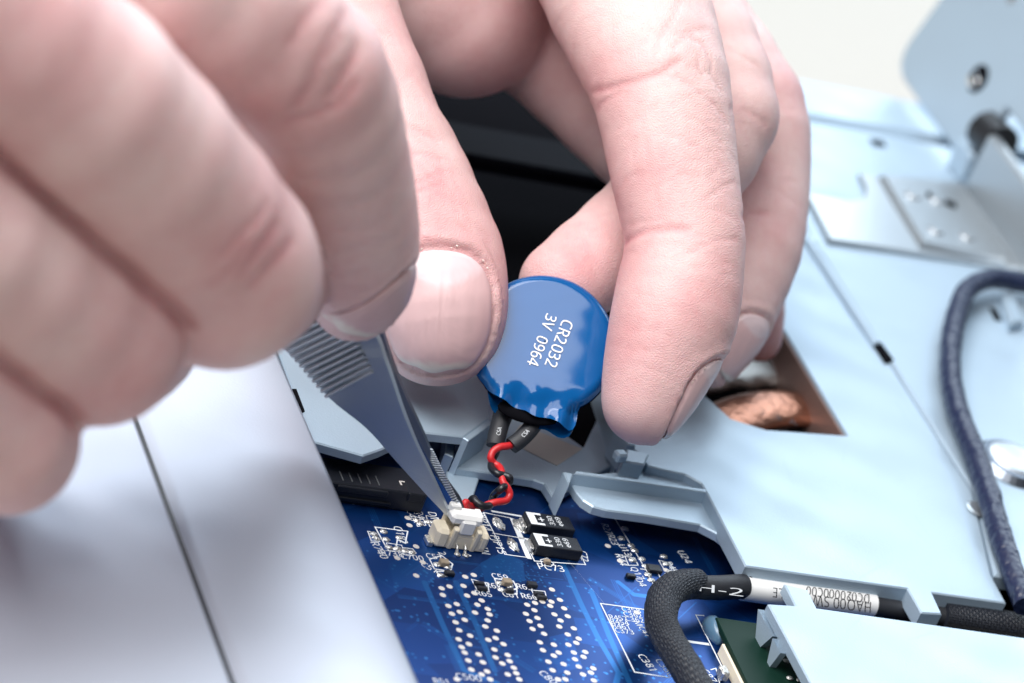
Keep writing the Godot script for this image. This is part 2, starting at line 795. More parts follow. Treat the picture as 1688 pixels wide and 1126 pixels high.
func hand(called: String, label: String, at: Vector3, d: Dictionary, skin: Material, nail: Material) -> void:
	var fl := Flesh.new()
	var s := hand_surface(d, fl)
	var o := thing(called, label, "hand", at)
	part("skin", s, skin, o)
	for g in fl.nails:
		var plate := part("nail", nail_plate(g, fl, d.lunula, d.rim, Color(0.72, 0.485, 0.485)), nail, o)
		if d.dry > 0:
			var dry := part("dry_skin", dry_skin(g, fl, d.dry), mats.dry, plate)
			dry.set_meta("kind", "stuff")


# ------------------------------------------------------------------ the picture

func _ready() -> void:
	plain_font = SystemFont.new()
	plain_font.font_names = PackedStringArray(["Droid Sans"])
	mono_font = SystemFont.new()
	mono_font.font_names = PackedStringArray(["Droid Sans Mono"])

	# camera
	var cam := Camera3D.new()
	cam.name = "camera"
	add_child(cam)
	cam.transform = Transform3D(Basis(Vector3(0.893348, 0.347947, 0.284363), Vector3(-0.140590, 0.817457, -0.558568), Vector3(-0.426806, 0.459017, 0.779192)), Vector3(-0.218176, 0.261698, 0.389836))
	cam.near = 0.02
	cam.far = 20.0
	var lens := CameraAttributesPhysical.new()
	lens.frustum_focal_length = 132.15
	lens.frustum_focus_distance = 0.517
	lens.exposure_aperture = 20.0
	lens.frustum_near = 0.02
	lens.frustum_far = 20.0
	cam.attributes = lens
	cam.fov = 2.0 * rad_to_deg(atan(563.0 / 6200.0))
	cam.current = true

	# studio: dim even surroundings, a softbox overhead and a cooler one behind
	var env := Environment.new()
	env.background_mode = Environment.BG_COLOR
	env.background_color = Color(0.05, 0.055, 0.065).linear_to_srgb()
	env.tonemap_mode = Environment.TONE_MAPPER_LINEAR
	env.tonemap_exposure = 1.22
	env.sdfgi_enabled = true
	env.ssao_enabled = true
	env.ssil_enabled = true
	var we := WorldEnvironment.new()
	we.name = "surroundings"
	we.environment = env
	add_child(we)
	softbox("overhead_softbox", Vector3(-330, 600, -110), Vector3(0, 20, -20), Vector2(0.42, 0.44), 0.46, Color(1.0, 0.985, 0.975))
	softbox("front_softbox", Vector3(-275, 600, 190), Vector3(0, 20, -20), Vector2(0.42, 0.44), 0.30, Color(1.0, 0.985, 0.975))
	softbox("rear_softbox", Vector3(330, 430, -520), Vector3(60, 0, -60), Vector2(0.9, 0.5), 0.50, Color(0.78, 0.90, 1.0))

	make_materials()
	build_table()
	build_laptop()
	build_circuit_board()
	build_cables()
	build_cell()
	build_tweezers()
	build_hands()


func softbox(called: String, at: Vector3, to: Vector3, size: Vector2, energy: float, color: Color) -> void:
	var l := AreaLight3D.new()
	l.name = called
	l.area_size = size
	l.light_energy = energy
	l.light_color = color.linear_to_srgb()
	l.shadow_enabled = true
	l.area_range = 6.0
	l.area_attenuation = 2.0
	add_child(l)
	l.look_at_from_position(at * MM, to * MM, Vector3(0.1, 0.2, 1))


func make_materials() -> void:
	var fleck := grain()
	mats.silver = relief(paint(0.40, 0.51, 0.61, 0.42, 0.3), fleck, 0.006, 62.0)
	mats.shell = relief(paint(0.58, 0.63, 0.73, 0.5, 0.22), fleck, 0.006, 62.0)
	mats.silver.roughness = 1.0
	mats.silver.roughness_texture = handled(0.34, 0.56, 41)
	mats.shell.roughness = 1.0
	mats.shell.roughness_texture = handled(0.44, 0.56, 42)
	mats.zinc = relief(paint(0.50, 0.54, 0.57, 0.36, 0.8), noise_map(0.02, FastNoiseLite.TYPE_CELLULAR, 2, 256, 0.0, 1.0, 8), 0.002, 25.0)
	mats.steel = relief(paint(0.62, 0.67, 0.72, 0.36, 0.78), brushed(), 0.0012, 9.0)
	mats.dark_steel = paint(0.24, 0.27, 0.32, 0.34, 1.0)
	mats.chrome = paint(0.7, 0.72, 0.75, 0.12, 1.0)
	mats.black = paint(0.012, 0.013, 0.016, 0.45)
	mats.contact = paint(0.16, 0.17, 0.18, 0.4, 0.5)
	mats.tan_chip = paint(0.30, 0.24, 0.17, 0.5)
	mats.chip = relief(paint(0.010, 0.012, 0.018, 0.38), fleck, 0.002, 6.0)
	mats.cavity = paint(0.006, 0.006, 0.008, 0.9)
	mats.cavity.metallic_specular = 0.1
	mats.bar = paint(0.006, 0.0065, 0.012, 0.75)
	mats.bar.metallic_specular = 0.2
	mats.copper = relief(paint(0.44, 0.20, 0.13, 0.33, 0.9), noise_map(0.02, FastNoiseLite.TYPE_SIMPLEX, 4, 256, 0.1, 0.9, 4), 0.02, 12.0)
	mats.bronze = paint(0.30, 0.20, 0.175, 0.45, 0.4)
	mats.solder = relief(paint(0.72, 0.72, 0.70, 0.3, 0.9), noise_map(0.03, FastNoiseLite.TYPE_SIMPLEX, 3, 256, 0.1, 0.9, 6), 0.012, 3.0)
	mats.pad = paint(0.74, 0.70, 0.66, 0.5, 0.25)
	mats.print = paint(0.78, 0.82, 0.86, 0.6)
	mats.cream = relief(paint(0.86, 0.77, 0.60, 0.5), fleck, 0.004, 10.0)
	mats.white_plastic = paint(0.86, 0.86, 0.84, 0.4)
	mats.red_wire = relief(paint(0.55, 0.020, 0.025, 0.4), fleck, 0.002, 6.0)
	mats.black_wire = paint(0.012, 0.013, 0.018, 0.35)
	mats.sleeve = relief(paint(0.022, 0.024, 0.030, 0.5), fleck, 0.004, 4.0)
	mats.wrap = paint(0.003, 0.090, 0.29, 0.11)
	mats.wrap.metallic_specular = 0.45
	mats.table = relief(paint(0.50, 0.465, 0.415, 0.6), fleck, 0.002, 40.0)
	mats.label = paint(0.88, 0.88, 0.87, 0.5)
	mats.ink = paint(0.015, 0.015, 0.02, 0.6)
	mats.navy_sheath = relief(paint(0.012, 0.019, 0.055, 0.36), noise_map(0.02, FastNoiseLite.TYPE_SIMPLEX, 2, 256, 0.0, 1.0, 9), 0.03, 14.0)
	mats.braid = braid_material()
	mats.green_board = paint(0.004, 0.022, 0.015, 0.5)
	mats.green_board.metallic_specular = 0.25
	mats.board = board_material()
	mats.glue = paint(0.10, 0.19, 0.29, 0.25)
	mats.glue.subsurf_scatter_enabled = true
	mats.glue.subsurf_scatter_strength = 0.2
	mats.tape = paint(0.56, 0.54, 0.49, 0.3)
	# skin
	var s := StandardMaterial3D.new()
	s.vertex_color_use_as_albedo = true
	s.roughness = 0.46
	s.metallic_specular = 0.42
	s.subsurf_scatter_enabled = true
	s.subsurf_scatter_strength = 0.10
	relief(s, skin_texture(), 0.0085, 9.0)
	mats.skin = s
	var soft: StandardMaterial3D = s.duplicate()
	soft.heightmap_scale = 0.006
	mats.near_skin = soft
	var n := StandardMaterial3D.new()
	n.vertex_color_use_as_albedo = true
	n.roughness = 0.4
	n.clearcoat_enabled = true
	n.clearcoat = 0.15
	n.clearcoat_roughness = 0.2
	mats.nail = n
	mats.dry = paint(0.80, 0.64, 0.58, 0.7)


func skin_texture() -> ImageTexture:   # fine lines between small irregular fields, and pores
	var n := 512
	var cells := FastNoiseLite.new()
	cells.noise_type = FastNoiseLite.TYPE_CELLULAR
	cells.cellular_return_type = FastNoiseLite.RETURN_DISTANCE2_SUB
	cells.fractal_type = FastNoiseLite.FRACTAL_NONE
	cells.frequency = 0.048
	var bend := FastNoiseLite.new()
	bend.frequency = 0.02
	var a := cells.get_seamless_image(n, n)
	var c2: FastNoiseLite = cells.duplicate()
	c2.frequency = 0.11
	c2.seed = 7
	var b := c2.get_seamless_image(n, n)
	var w := bend.get_seamless_image(n, n)
	var im := Image.create(n, n, false, Image.FORMAT_L8)
	for y in n:
		for x in n:
			var h := smoothstep(0.0, 0.35, a.get_pixel(x, y).r) * 0.55 + smoothstep(0.0, 0.4, b.get_pixel(x, y).r) * 0.3
			h += 0.15 * sin((x + 2.0 * y) * TAU * 16.0 / n + 7.0 * w.get_pixel(x, y).r)
			im.set_pixel(x, y, Color(h, h, h))
	return ImageTexture.create_from_image(im)


func grain() -> ImageTexture:   # metal flakes in paint: every texel on its own, so it repeats without seams
	var n := 512
	var im := Image.create(n, n, false, Image.FORMAT_L8)
	var r := RandomNumberGenerator.new()
	r.seed = 17
	for y in n:
		for x in n:
			var g := r.randf_range(0.25, 0.75)
			im.set_pixel(x, y, Color(g, g, g))
	return ImageTexture.create_from_image(im)


func handled(least: float, most: float, sd: int) -> ImageTexture:   # uneven gloss of a surface that has been handled
	var n := 256
	var im := Image.create(n, n, false, Image.FORMAT_L8)
	var r := RandomNumberGenerator.new()
	r.seed = sd
	var waves := []
	for j in 14:
		waves.append([r.randi_range(-5, 5), r.randi_range(-5, 5), r.randf_range(0, TAU), r.randf_range(0.5, 1.0)])
	for y in n:
		for x in n:
			var h := 0.0
			for w: Array in waves:
				h += w[3] * sin((w[0] * x + w[1] * y) * TAU / n + w[2])
			var g := lerpf(least, most, clampf(0.5 + h * 0.12, 0.0, 1.0))
			im.set_pixel(x, y, Color(g, g, g))
	for j in 26:   # light scratches
		var a := Vector2(r.randf_range(20, n - 20), r.randf_range(20, n - 20))
		var d := Vector2.from_angle(r.randf() * TAU)
		for k in r.randi_range(6, 40):
			a += d
			if a.x > 0 and a.y > 0 and a.x < n and a.y < n:
				im.set_pixel(int(a.x), int(a.y), Color(most, most, most))
	return ImageTexture.create_from_image(im)


func brushed() -> ImageTexture:   # fine scratches
	var n := 256
	var im := Image.create(n, n, false, Image.FORMAT_L8)
	var r := RandomNumberGenerator.new()
	r.seed = 21
	for y in n:
		var g := r.randf_range(0.3, 0.7)
		for x in n:
			im.set_pixel(x, y, Color(g, g, g))
	for j in 400:
		im.fill_rect(Rect2i(r.randi_range(0, n), r.randi_range(0, n), r.randi_range(10, 90), 1), Color.from_hsv(0, 0, r.randf()))
	return ImageTexture.create_from_image(im)


func braid_material() -> StandardMaterial3D:
	var n := 64
	var im := Image.create(n, n, false, Image.FORMAT_L8)
	for y in n:
		for x in n:
			var k := (x / 16 + y / 16) % 2
			var h := absf(sin(PI * (x % 16 + 0.5) / 16.0)) if k == 0 else absf(sin(PI * (y % 16 + 0.5) / 16.0))
			im.set_pixel(x, y, Color(h, h, h))
	var m := paint(0.014, 0.017, 0.026, 0.5)
	m.heightmap_enabled = true
	m.heightmap_texture = ImageTexture.create_from_image(im)
	m.heightmap_scale = 0.02
	m.uv1_scale = Vector3(9, 0.15, 1)
	return m


# the printed circuit: copper areas, tracks and small plated holes under blue lacquer
const BOARD_LO := Vector2(-26, -40)
const BOARD_HI := Vector2(64, 50)


func board_material() -> StandardMaterial3D:
	var n := 1024
	var im := Image.create(n, n, false, Image.FORMAT_RGB8)
	var k := n / (BOARD_HI.x - BOARD_LO.x)
	var dark := Color(0.004, 0.044, 0.20).linear_to_srgb()
	var mid := Color(0.007, 0.075, 0.31).linear_to_srgb()
	var light := Color(0.018, 0.17, 0.46).linear_to_srgb()
	im.fill(dark)
	var r := RandomNumberGenerator.new()
	r.seed = 11
	for j in 46:   # copper areas
		var c := Vector2(r.randf_range(-24, 62), r.randf_range(-20, 48))
		fill_poly(im, k, [c, c + Vector2(r.randf_range(3, 12), 0), c + Vector2(r.randf_range(3, 12), r.randf_range(2, 9)), c + Vector2(r.randf_range(-2, 2), r.randf_range(3, 9))], dark.lerp(mid, r.randf_range(0.2, 0.9)))
	fill_poly(im, k, [Vector2(-20.09, 6.68), Vector2(-11.06, 0.12), Vector2(-6.64, 0.62), Vector2(-4.92, 7.14), Vector2(-10.97, 12.32), Vector2(-20.4, 20.6), Vector2(-22.19, 14.41)], mid)
	fill_poly(im, k, [Vector2(1.21, 5.7), Vector2(5.79, 2.34), Vector2(8.27, 3.94), Vector2(7.12, 8.68), Vector2(0.47, 10.46)], mid.lerp(light, 0.4))
	fill_poly(im, k, [Vector2(-13.53, 8.79), Vector2(-8.67, 4.46), Vector2(-6.52, 9.48), Vector2(-9.69, 14.08), Vector2(-14, 13.55)], mid.lerp(light, 0.2))
	fill_poly(im, k, [Vector2(6.69, 21.04), Vector2(10.46, 19.34), Vector2(9.71, 27.03), Vector2(5.42, 29.02)], mid)
	for t: Array in [[Vector2(-9.07, 11.97), Vector2(-9.13, 21.19), Vector2(-8.92, 30.74), Vector2(-4.69, 32.69)], [Vector2(-4.09, 11.04), Vector2(-3.94, 20.28), Vector2(-4.28, 29.98)], [Vector2(14.65, 3.41), Vector2(14.44, 13.03), Vector2(14.5, 19.7), Vector2(15.06, 27.44), Vector2(13.63, 30.24)], [Vector2(17.16, 9.14), Vector2(16.47, 19.35), Vector2(16.05, 29.85)], [Vector2(22.48, 6.09), Vector2(24, 8.57), Vector2(27.33, 8.65)]]:
		for j in t.size() - 1:
			line(im, k, t[j], t[j + 1], 0.9, mid.lerp(light, 0.75))
	for j in 90:   # thin tracks in bundles
		var c := Vector2(r.randf_range(-24, 62), r.randf_range(-20, 48))
		var d := Vector2.from_angle(r.randi_range(0, 7) * PI / 4) * r.randf_range(3, 12)
		for q in r.randi_range(1, 4):
			var o := d.orthogonal().normalized() * 0.3 * q
			line(im, k, c + o, c + d + o, 0.13, mid.lerp(light, r.randf_range(0.1, 0.7)))
	for j in 8:
		var o := Vector2(0, 0.28) * j
		line(im, k, (Vector2(-4.98, 11.87)) + o, (Vector2(4.07, 3.36)) + o, 0.12, mid.lerp(light, 0.5))
	for j in 340:   # plated holes
		var c := Vector2(r.randf_range(-16, 30), r.randf_range(6, 34)) if j < 260 else Vector2(r.randf_range(-24, 62), r.randf_range(-20, 48))
		dot(im, k, c, r.randf_range(0.14, 0.26), light.lerp(Color(0.25, 0.55, 0.85), r.randf_range(0.0, 0.55)))
	for j in 60:
		var c := Vector2(r.randf_range(4, 10), r.randf_range(4, 9))
		dot(im, k, c, 0.13, light)
	var m := StandardMaterial3D.new()
	m.albedo_texture = ImageTexture.create_from_image(im)
	m.roughness = 0.3
	m.metallic = 0.75
	return m


func fill_poly(im: Image, k: float, p: Array, c: Color) -> void:
	var poly := PackedVector2Array(p)
	var lo := poly[0]
	var hi := poly[0]
	for q in poly:
		lo = lo.min(q)
		hi = hi.max(q)
	for y in range(maxi(0, int((lo.y - BOARD_LO.y) * k)), mini(im.get_height(), int((hi.y - BOARD_LO.y) * k) + 1)):
		for x in range(maxi(0, int((lo.x - BOARD_LO.x) * k)), mini(im.get_width(), int((hi.x - BOARD_LO.x) * k) + 1)):
			if Geometry2D.is_point_in_polygon(BOARD_LO + Vector2(x + 0.5, y + 0.5) / k, poly):
				im.set_pixel(x, y, c)


func dot(im: Image, k: float, at: Vector2, r: float, c: Color) -> void:
	var p := (at - BOARD_LO) * k
	var q := r * k
	for y in range(int(p.y - q), int(p.y + q) + 2):
		for x in range(int(p.x - q), int(p.x + q) + 2):
			if x >= 0 and y >= 0 and x < im.get_width() and y < im.get_height():
				var a := clampf(q + 0.5 - Vector2(x + 0.5, y + 0.5).distance_to(p), 0.0, 1.0)
				if a > 0.0:
					im.set_pixel(x, y, im.get_pixel(x, y).lerp(c, a))


func line(im: Image, k: float, a: Vector2, b: Vector2, w: float, c: Color) -> void:
	var n := int(a.distance_to(b) * k / maxf(w * k * 0.4, 1.0)) + 1
	for j in n + 1:
		dot(im, k, a.lerp(b, float(j) / n), w * 0.5, c)


func build_table() -> void:
	var s := Shape.new()
	box(s, Vector3(0, -45, 0), Vector3(3000, 30, 3000), Basis.IDENTITY, 2)
	var o := part("table_top", s, mats.table)
	o.set_meta("kind", "structure")
	o.set_meta("label", "white table top under the laptop, bright and out of focus")


func build_laptop() -> void:
	var o := thing("laptop_base", "open silver laptop base seen from below, its cover off and its inside laid bare", "laptop", Vector3(40, -30, -60))
	var s := Shape.new()
	# tray at the bottom of the case
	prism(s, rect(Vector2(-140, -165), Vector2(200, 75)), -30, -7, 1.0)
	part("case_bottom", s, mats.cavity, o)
	# big flat plate right of the fingers, with the cut-out over the board and the window over the cooler
	s = Shape.new()
	var p := PackedVector2Array([Vector2(39.2, -9.19), Vector2(38.87, 8.36), Vector2(65.35, 8.6), Vector2(65.24, 14.23), Vector2(68.85, 13.87), Vector2(69.43, 8.84), Vector2(81.98, 8.97), Vector2(82.45, 2.26), Vector2(89.08, -19.64), Vector2(89.06, -53.9), Vector2(89.2, -89.91), Vector2(94.91, -127.18), Vector2(92.75, -133.29), Vector2(77.89, -105.2), Vector2(52.38, -75.58), Vector2(44.58, -59.58), Vector2(64.66, -70.11), Vector2(71.75, -60.67), Vector2(71.5, -30.4), Vector2(56.49, -28.59), Vector2(51.17, -30.2), Vector2(48.16, -37.42), Vector2(48.79, -50.6), Vector2(40.51, -50.99), Vector2(33.11, -38.59), Vector2(30.38, -18.59), Vector2(31.28, -13.86), Vector2(33.51, -13.45), Vector2(37.14, -13.04), Vector2(39.12, -11.38)])
	p = soften(p, [17, 21, 22], 2.0)
	prism(s, p, 4.4, 7.0, 0.2)
	part("cover_plate", s, mats.silver, o)
	# plate beyond the seam
	s = Shape.new()
	p = PackedVector2Array([Vector2(89.49, -89.68), Vector2(89.32, -53.67), Vector2(89.32, -19.41), Vector2(82.9, 2.43), Vector2(88.96, 3.04), Vector2(120.28, 3.48), Vector2(170.76, -92.49), Vector2(132.37, -92.55), Vector2(92.83, -91)])
	prism(s, p, 5.0, 7.25, 0.35)
	part("side_plate", s, mats.silver, o)
	# raised rib along the seam
	s = Shape.new()
	prism(s, PackedVector2Array([Vector2(87.28, -89.56), Vector2(88.72, -89.97), Vector2(88.96, -58.82), Vector2(87.66, -58.15)]), 6.9, 7.9, 0.3)
	part("seam_rib", s, mats.silver, o)
	s = Shape.new()
	prism(s, PackedVector2Array([Vector2(87.89, -58.65), Vector2(89.74, -59.8), Vector2(90.07, -54.73), Vector2(87.98, -53.54)]), 7.0, 7.32, 0.0)
	part("slot_opening", s, mats.cavity, o)
	s = Shape.new()
	prism(s, PackedVector2Array([Vector2(117.7, -131.47), Vector2(120.5, -131.52), Vector2(120.4, -129.21), Vector2(117.51, -128.92)]), 7.0, 7.32, 0.0)
	part("slot_opening", s, mats.cavity, o)
	# plate at the far end, and the bright sloping rim beyond it
	s = Shape.new()
	prism(s, PackedVector2Array([Vector2(94.66, -126.78), Vector2(88.96, -89.53), Vector2(116.01, -91.09), Vector2(146.49, -92.76), Vector2(192.01, -132.91), Vector2(124.74, -134.49), Vector2(92.51, -132.88)]), 5.0, 7.25, 0.3)
	part("end_plate", s, mats.silver, o)
	s = Shape.new()
	prism(s, PackedVector2Array([Vector2(96.35, -134.67), Vector2(125.42, -135.88), Vector2(195.01, -138.4), Vector2(205.26, -157.89), Vector2(134.41, -150.15), Vector2(102.21, -149.78)]), -30.0, 7.6, 1.2)
	part("case_rim", s, mats.silver, o)
	# grey zinc bracket plate with its notched edge
	s = Shape.new()
	p = PackedVector2Array([Vector2(93.61, -104.53), Vector2(101.69, -104.41), Vector2(105.74, -106.58), Vector2(107.99, -110.79), Vector2(108.6, -115.75), Vector2(112.25, -115.66), Vector2(132.19, -117.25), Vector2(185.19, -120.94), Vector2(170.17, -92.39), Vector2(131.3, -91.31), Vector2(92.05, -89.61)])
	p = soften(p, [2, 3], 1.6)
	prism(s, p, 7.3, 8.2, 0.25)
	var zinc := part("bracket_plate", s, mats.zinc, o)
	s = Shape.new()
	prism(s, PackedVector2Array([Vector2(112.18, -114.84), Vector2(110.73, -92.22), Vector2(127.28, -91.15), Vector2(130.61, -117.62)]), 8.2, 9.3, 0.6)
	part("raised_pad", s, mats.zinc, zinc)
	for q: Vector3 in [Vector3(116.02, 9.3, -108.68), Vector3(120.9, 9.3, -108.55), Vector3(115.69, 9.3, -97.29), Vector3(121.99, 9.3, -97.16)]:
		s = Shape.new()
		disc(s, q, 1.6, 0.5, 18)
		part("rivet", s, mats.zinc, zinc)
	s = Shape.new()
	box(s, Vector3(121.76, 9.4, -108.65), Vector3(5.5, 0.5, 1.6), Basis(Vector3.UP, -0.5), 0.1)
	part("keyhole", s, mats.cavity, zinc)
	# left shelf below the thumb
	s = Shape.new()
	p = PackedVector2Array([Vector2(-21.64, -42.16), Vector2(-22.86, -7.91), Vector2(-15.58, -6.11), Vector2(-12.34, -8.25), Vector2(-4.93, -14.1), Vector2(2.24, -14.54), Vector2(7.91, -20.27), Vector2(13.19, -35.3), Vector2(20.16, -61.51), Vector2(-3.51, -63.38)])
	prism(s, p, 5.6, 7.0, 0.2)
	part("left_shelf", s, mats.silver, o)
	s = Shape.new()
	prism(s, PackedVector2Array([Vector2(-22.48, -20.32), Vector2(-21.8, -20.48), Vector2(-21.95, -15.02), Vector2(-22.65, -14.42)]), 6.9, 7.1, 0.0)
	part("shelf_slot", s, mats.cavity, o)
	# sunken shelf under the cell, with the walls round it
	s = Shape.new()
	p = PackedVector2Array([Vector2(2.78, -14.11), Vector2(14.92, -13.79), Vector2(16.38, -13.23), Vector2(16.65, -10.22), Vector2(18.36, -11.02), Vector2(31.42, -21.96), Vector2(37.35, -41.99), Vector2(29.74, -53.12), Vector2(16.43, -43.33), Vector2(8.72, -20.72)])
	prism(s, p, 0.7, 2.0, 0.2)
	part("cell_shelf", s, mats.silver, o)
	s = Shape.new()
	wall(s, [Vector2(2.14, -14.52), Vector2(7.81, -20.25), Vector2(13.19, -35.3)], 0.8, 6.85, -0.9)
	part("shelf_wall", s, mats.silver, o)
	s = Shape.new()
	wall(s, [Vector2(30.38, -18.59), Vector2(33.11, -38.59), Vector2(40.51, -50.99)], 0.9, 6.8, 1.0)
	part("shelf_wall", s, mats.silver, o)
	# tab that slopes to the board beside the tweezers' tips
	s = Shape.new()
	prism(s, PackedVector2Array([Vector2(1.94, -14.85), Vector2(7.36, -15.14), Vector2(3.84, -8.03), Vector2(1.93, -7.35), Vector2(1.02, -11.18)]), 0.05, 0.8, 0.15)
	part("earthing_tab", s, mats.silver, o)
	s = Shape.new()
	prism(s, PackedVector2Array([Vector2(4.06, -23.57), Vector2(5.22, -22.63), Vector2(2.31, -15.2), Vector2(1.17, -15.83)]), 0.05, 3.0, 0.15)
	part("earthing_tab", s, mats.silver, o)
	# ledge at the front of the cut-out: a rib, then a lower lip
	s = Shape.new()
	p = PackedVector2Array([Vector2(18.31, -9.84), Vector2(39.39, -9.29), Vector2(39.87, -3.13), Vector2(41.2, 1.2), Vector2(40.14, -0.16), Vector2(39.19, -1.84), Vector2(36.97, -3.56), Vector2(28.51, -4.01), Vector2(22.01, -3.97), Vector2(20.05, -4.43), Vector2(18.87, -5.77), Vector2(18.41, -7.54)])
	prism(s, p, 3.7, 5.0, 0.2)
	part("ledge_lip", s, mats.silver, o)
	s = Shape.new()
	prism(s, PackedVector2Array([Vector2(17.87, -9.2), Vector2(39.2, -9.19), Vector2(39.61, -10.01), Vector2(18.45, -10.06)]), 3.9, 6.95, 0.15)
	part("ledge_rib", s, mats.silver, o)
	s = Shape.new()
	prism(s, PackedVector2Array([Vector2(31.49, -14.68), Vector2(34.32, -14.55), Vector2(37.75, -14.09), Vector2(40.11, -12.36), Vector2(40.04, -10.57), Vector2(19.01, -10.52)]), 3.8, 5.7, 0.1)
	part("pocket_floor", s, mats.silver, o)
	s = Shape.new()
	prism(s, PackedVector2Array([Vector2(16.4, -9.74), Vector2(18.01, -9.65), Vector2(16.34, -6.69)]), 0.8, 6.7, 0.2)
	part("ledge_end", s, mats.silver, o)
	s = Shape.new()
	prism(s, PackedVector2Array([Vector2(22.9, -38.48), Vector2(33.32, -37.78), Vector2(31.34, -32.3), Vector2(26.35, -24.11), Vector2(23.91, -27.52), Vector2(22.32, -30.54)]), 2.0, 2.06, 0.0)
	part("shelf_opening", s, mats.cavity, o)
	# upright post with a small hook behind the ledge
	s = Shape.new()
	prism(s, PackedVector2Array([Vector2(28.1, -15.8), Vector2(31.55, -15.22), Vector2(29.66, -12.13), Vector2(26.39, -12.31)]), 4.2, 8.2, 0.25)
	var post := part("guide_post", s, mats.silver, o)
	s = Shape.new()
	box(s, Vector3(25.73, 8.6, -12.82), Vector3(1.9, 1.5, 1.6), Basis(Vector3.UP, 0.25), 0.3)
	part("hook", s, mats.silver, post)
	s = Shape.new()
	box(s, Vector3(29.77, 5, -20.17), Vector3(1.4, 5.0, 4.2), Basis(Vector3.UP, 0.15), 0.2)
	part("rib", s, mats.silver, post)
	# plate at the lower right over the cable, with its clips
	s = Shape.new()
	p = PackedVector2Array([Vector2(39.17, 16.85), Vector2(43.69, 16.45), Vector2(43.92, 11.45), Vector2(47.45, 12.18), Vector2(47.24, 16.35), Vector2(81.2, 17.14), Vector2(112.85, 17.81), Vector2(89.9, 61.43), Vector2(37.35, 68), Vector2(38.95, 34.26)])
	prism(s, p, 5.4, 7.0, 0.2)
	part("corner_plate", s, mats.silver, o)
	for q: Array in [[Vector3(38.92, 7, 16.49), Vector3(41.19, 2, 10.77), 6.0], [Vector3(38.68, 7, 23.01), Vector3(42.44, 3, 18.92), 3.2]]:
		s = Shape.new()
		var c: Vector3 = q[0]
		var w: float = q[2]
		for side: float in [-0.5, 0.5]:
			s.tri(Vector3(c.x - 0.1 + side, 5.6, c.z), Vector3(c.x - 0.1 + side, 5.6, c.z + w), Vector3(c.x - 0.1 + side, 0.9, c.z + w * 0.62), Vector3(side, 0, 0))
		s.quad(Vector3(c.x - 0.6, 5.6, c.z), Vector3(c.x + 0.4, 5.6, c.z), Vector3(c.x + 0.4, 0.9, c.z + w * 0.62), Vector3(c.x - 0.6, 0.9, c.z + w * 0.62), Vector3(0, -0.3, -1))
		s.quad(Vector3(c.x - 0.6, 5.6, c.z + w), Vector3(c.x + 0.4, 5.6, c.z + w), Vector3(c.x + 0.4, 0.9, c.z + w * 0.62), Vector3(c.x - 0.6, 0.9, c.z + w * 0.62), Vector3(0, -0.3, 1))
		part("clip", s, mats.silver, o)
	# dark hollow behind the hands with a bar across it
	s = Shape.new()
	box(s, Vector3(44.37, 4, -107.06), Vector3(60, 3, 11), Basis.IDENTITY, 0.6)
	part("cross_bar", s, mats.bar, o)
	# cooler in the window
	s = Shape.new()
	prism(s, PackedVector2Array([Vector2(71.18, -60.65), Vector2(74.03, -32.44), Vector2(76.41, -35.05), Vector2(75.94, -68.79)]), -6.0, 6.6, 0.3)
	part("window_frame", s, mats.bronze, o)
	s = Shape.new()
	wall(s, [Vector2(71.35, -60.22), Vector2(71.07, -30.15)], -1.0, 6.9, -0.35)
	part("window_lining", s, mats.bronze, o)
	s = Shape.new()
	tube(s, [Vector3(42.15, 0, -27.05), Vector3(54.48, 1.6, -36.96), Vector3(63.87, 2.2, -42.13), Vector3(72.43, 2.2, -43.79), Vector3(78.23, 1.6, -39.93), Vector3(82.01, 0, -34.13)], [4.2, 4.2, 4.2, 4.2, 4.2, 4.2], 22, 8, 0.0, 0.4, 0.36)
	var pipe := part("heat_pipe", s, mats.copper, o)
	s = Shape.new()
	for k in 3:
		var at := Vector3(61.43, 4.7, -38.68)
		letters(s, ["2", "3", "A"][k], 1.5, flat(Vector2(at.x + k * 2.4, at.z + 0.6 * k), 3.85 - 0.1 * k, -20))
	part("stamped_marks", s, mats.ink, pipe)
	s = Shape.new()
	tube(s, [Vector3(50.67, -1, -49.44), Vector3(62.91, 0, -54.59), Vector3(74.75, 0, -56.78), Vector3(79.35, -2, -57.7)], [3.0, 3.4, 3.2, 2.4], 14, 6, 0.25, 1.2, 0.55)
	part("cooler_rim", s, mats.solder, o)
	# rounded screw head at the right edge
	var foot := Vector3(100.11, 7.4, -28.52)
	s = Shape.new()
	disc(s, foot, 6.4, 1.0, 36)
	var ring := part("screw_boss", s, mats.dark_steel, o)
	s = Shape.new()
	blob(s, foot + Vector3(0.4, 0.9, -0.2), Vector3(4.6, 0.8, 4.6), Basis.IDENTITY, 0.0, 1, 0.0)
	part("screw_head", s, mats.steel, ring)
	s = Shape.new()
	disc(s, Vector3(88.04, 7.3, -14.55), 2.2, 0.15, 24)
	part("rivet", s, mats.zinc, o)
	s = Shape.new()
	prism(s, PackedVector2Array([Vector2(118.26, -77.43), Vector2(119.6, -76.69), Vector2(118.98, -73.26), Vector2(117.54, -73.25)]), 7.1, 7.4, 0.0)
	part("slot_opening", s, mats.cavity, o)
	s = Shape.new()
	prism(s, PackedVector2Array([Vector2(121.5, -80.52), Vector2(124.46, -81.68), Vector2(121.88, -71.49), Vector2(118.7, -70.31)]), 7.2, 9.0, 0.5)
	part("raised_rib", s, mats.silver, o)
	# near cover: two panels with a seam, rolled down at the edge
	build_near_cover(o)
	build_hinge()


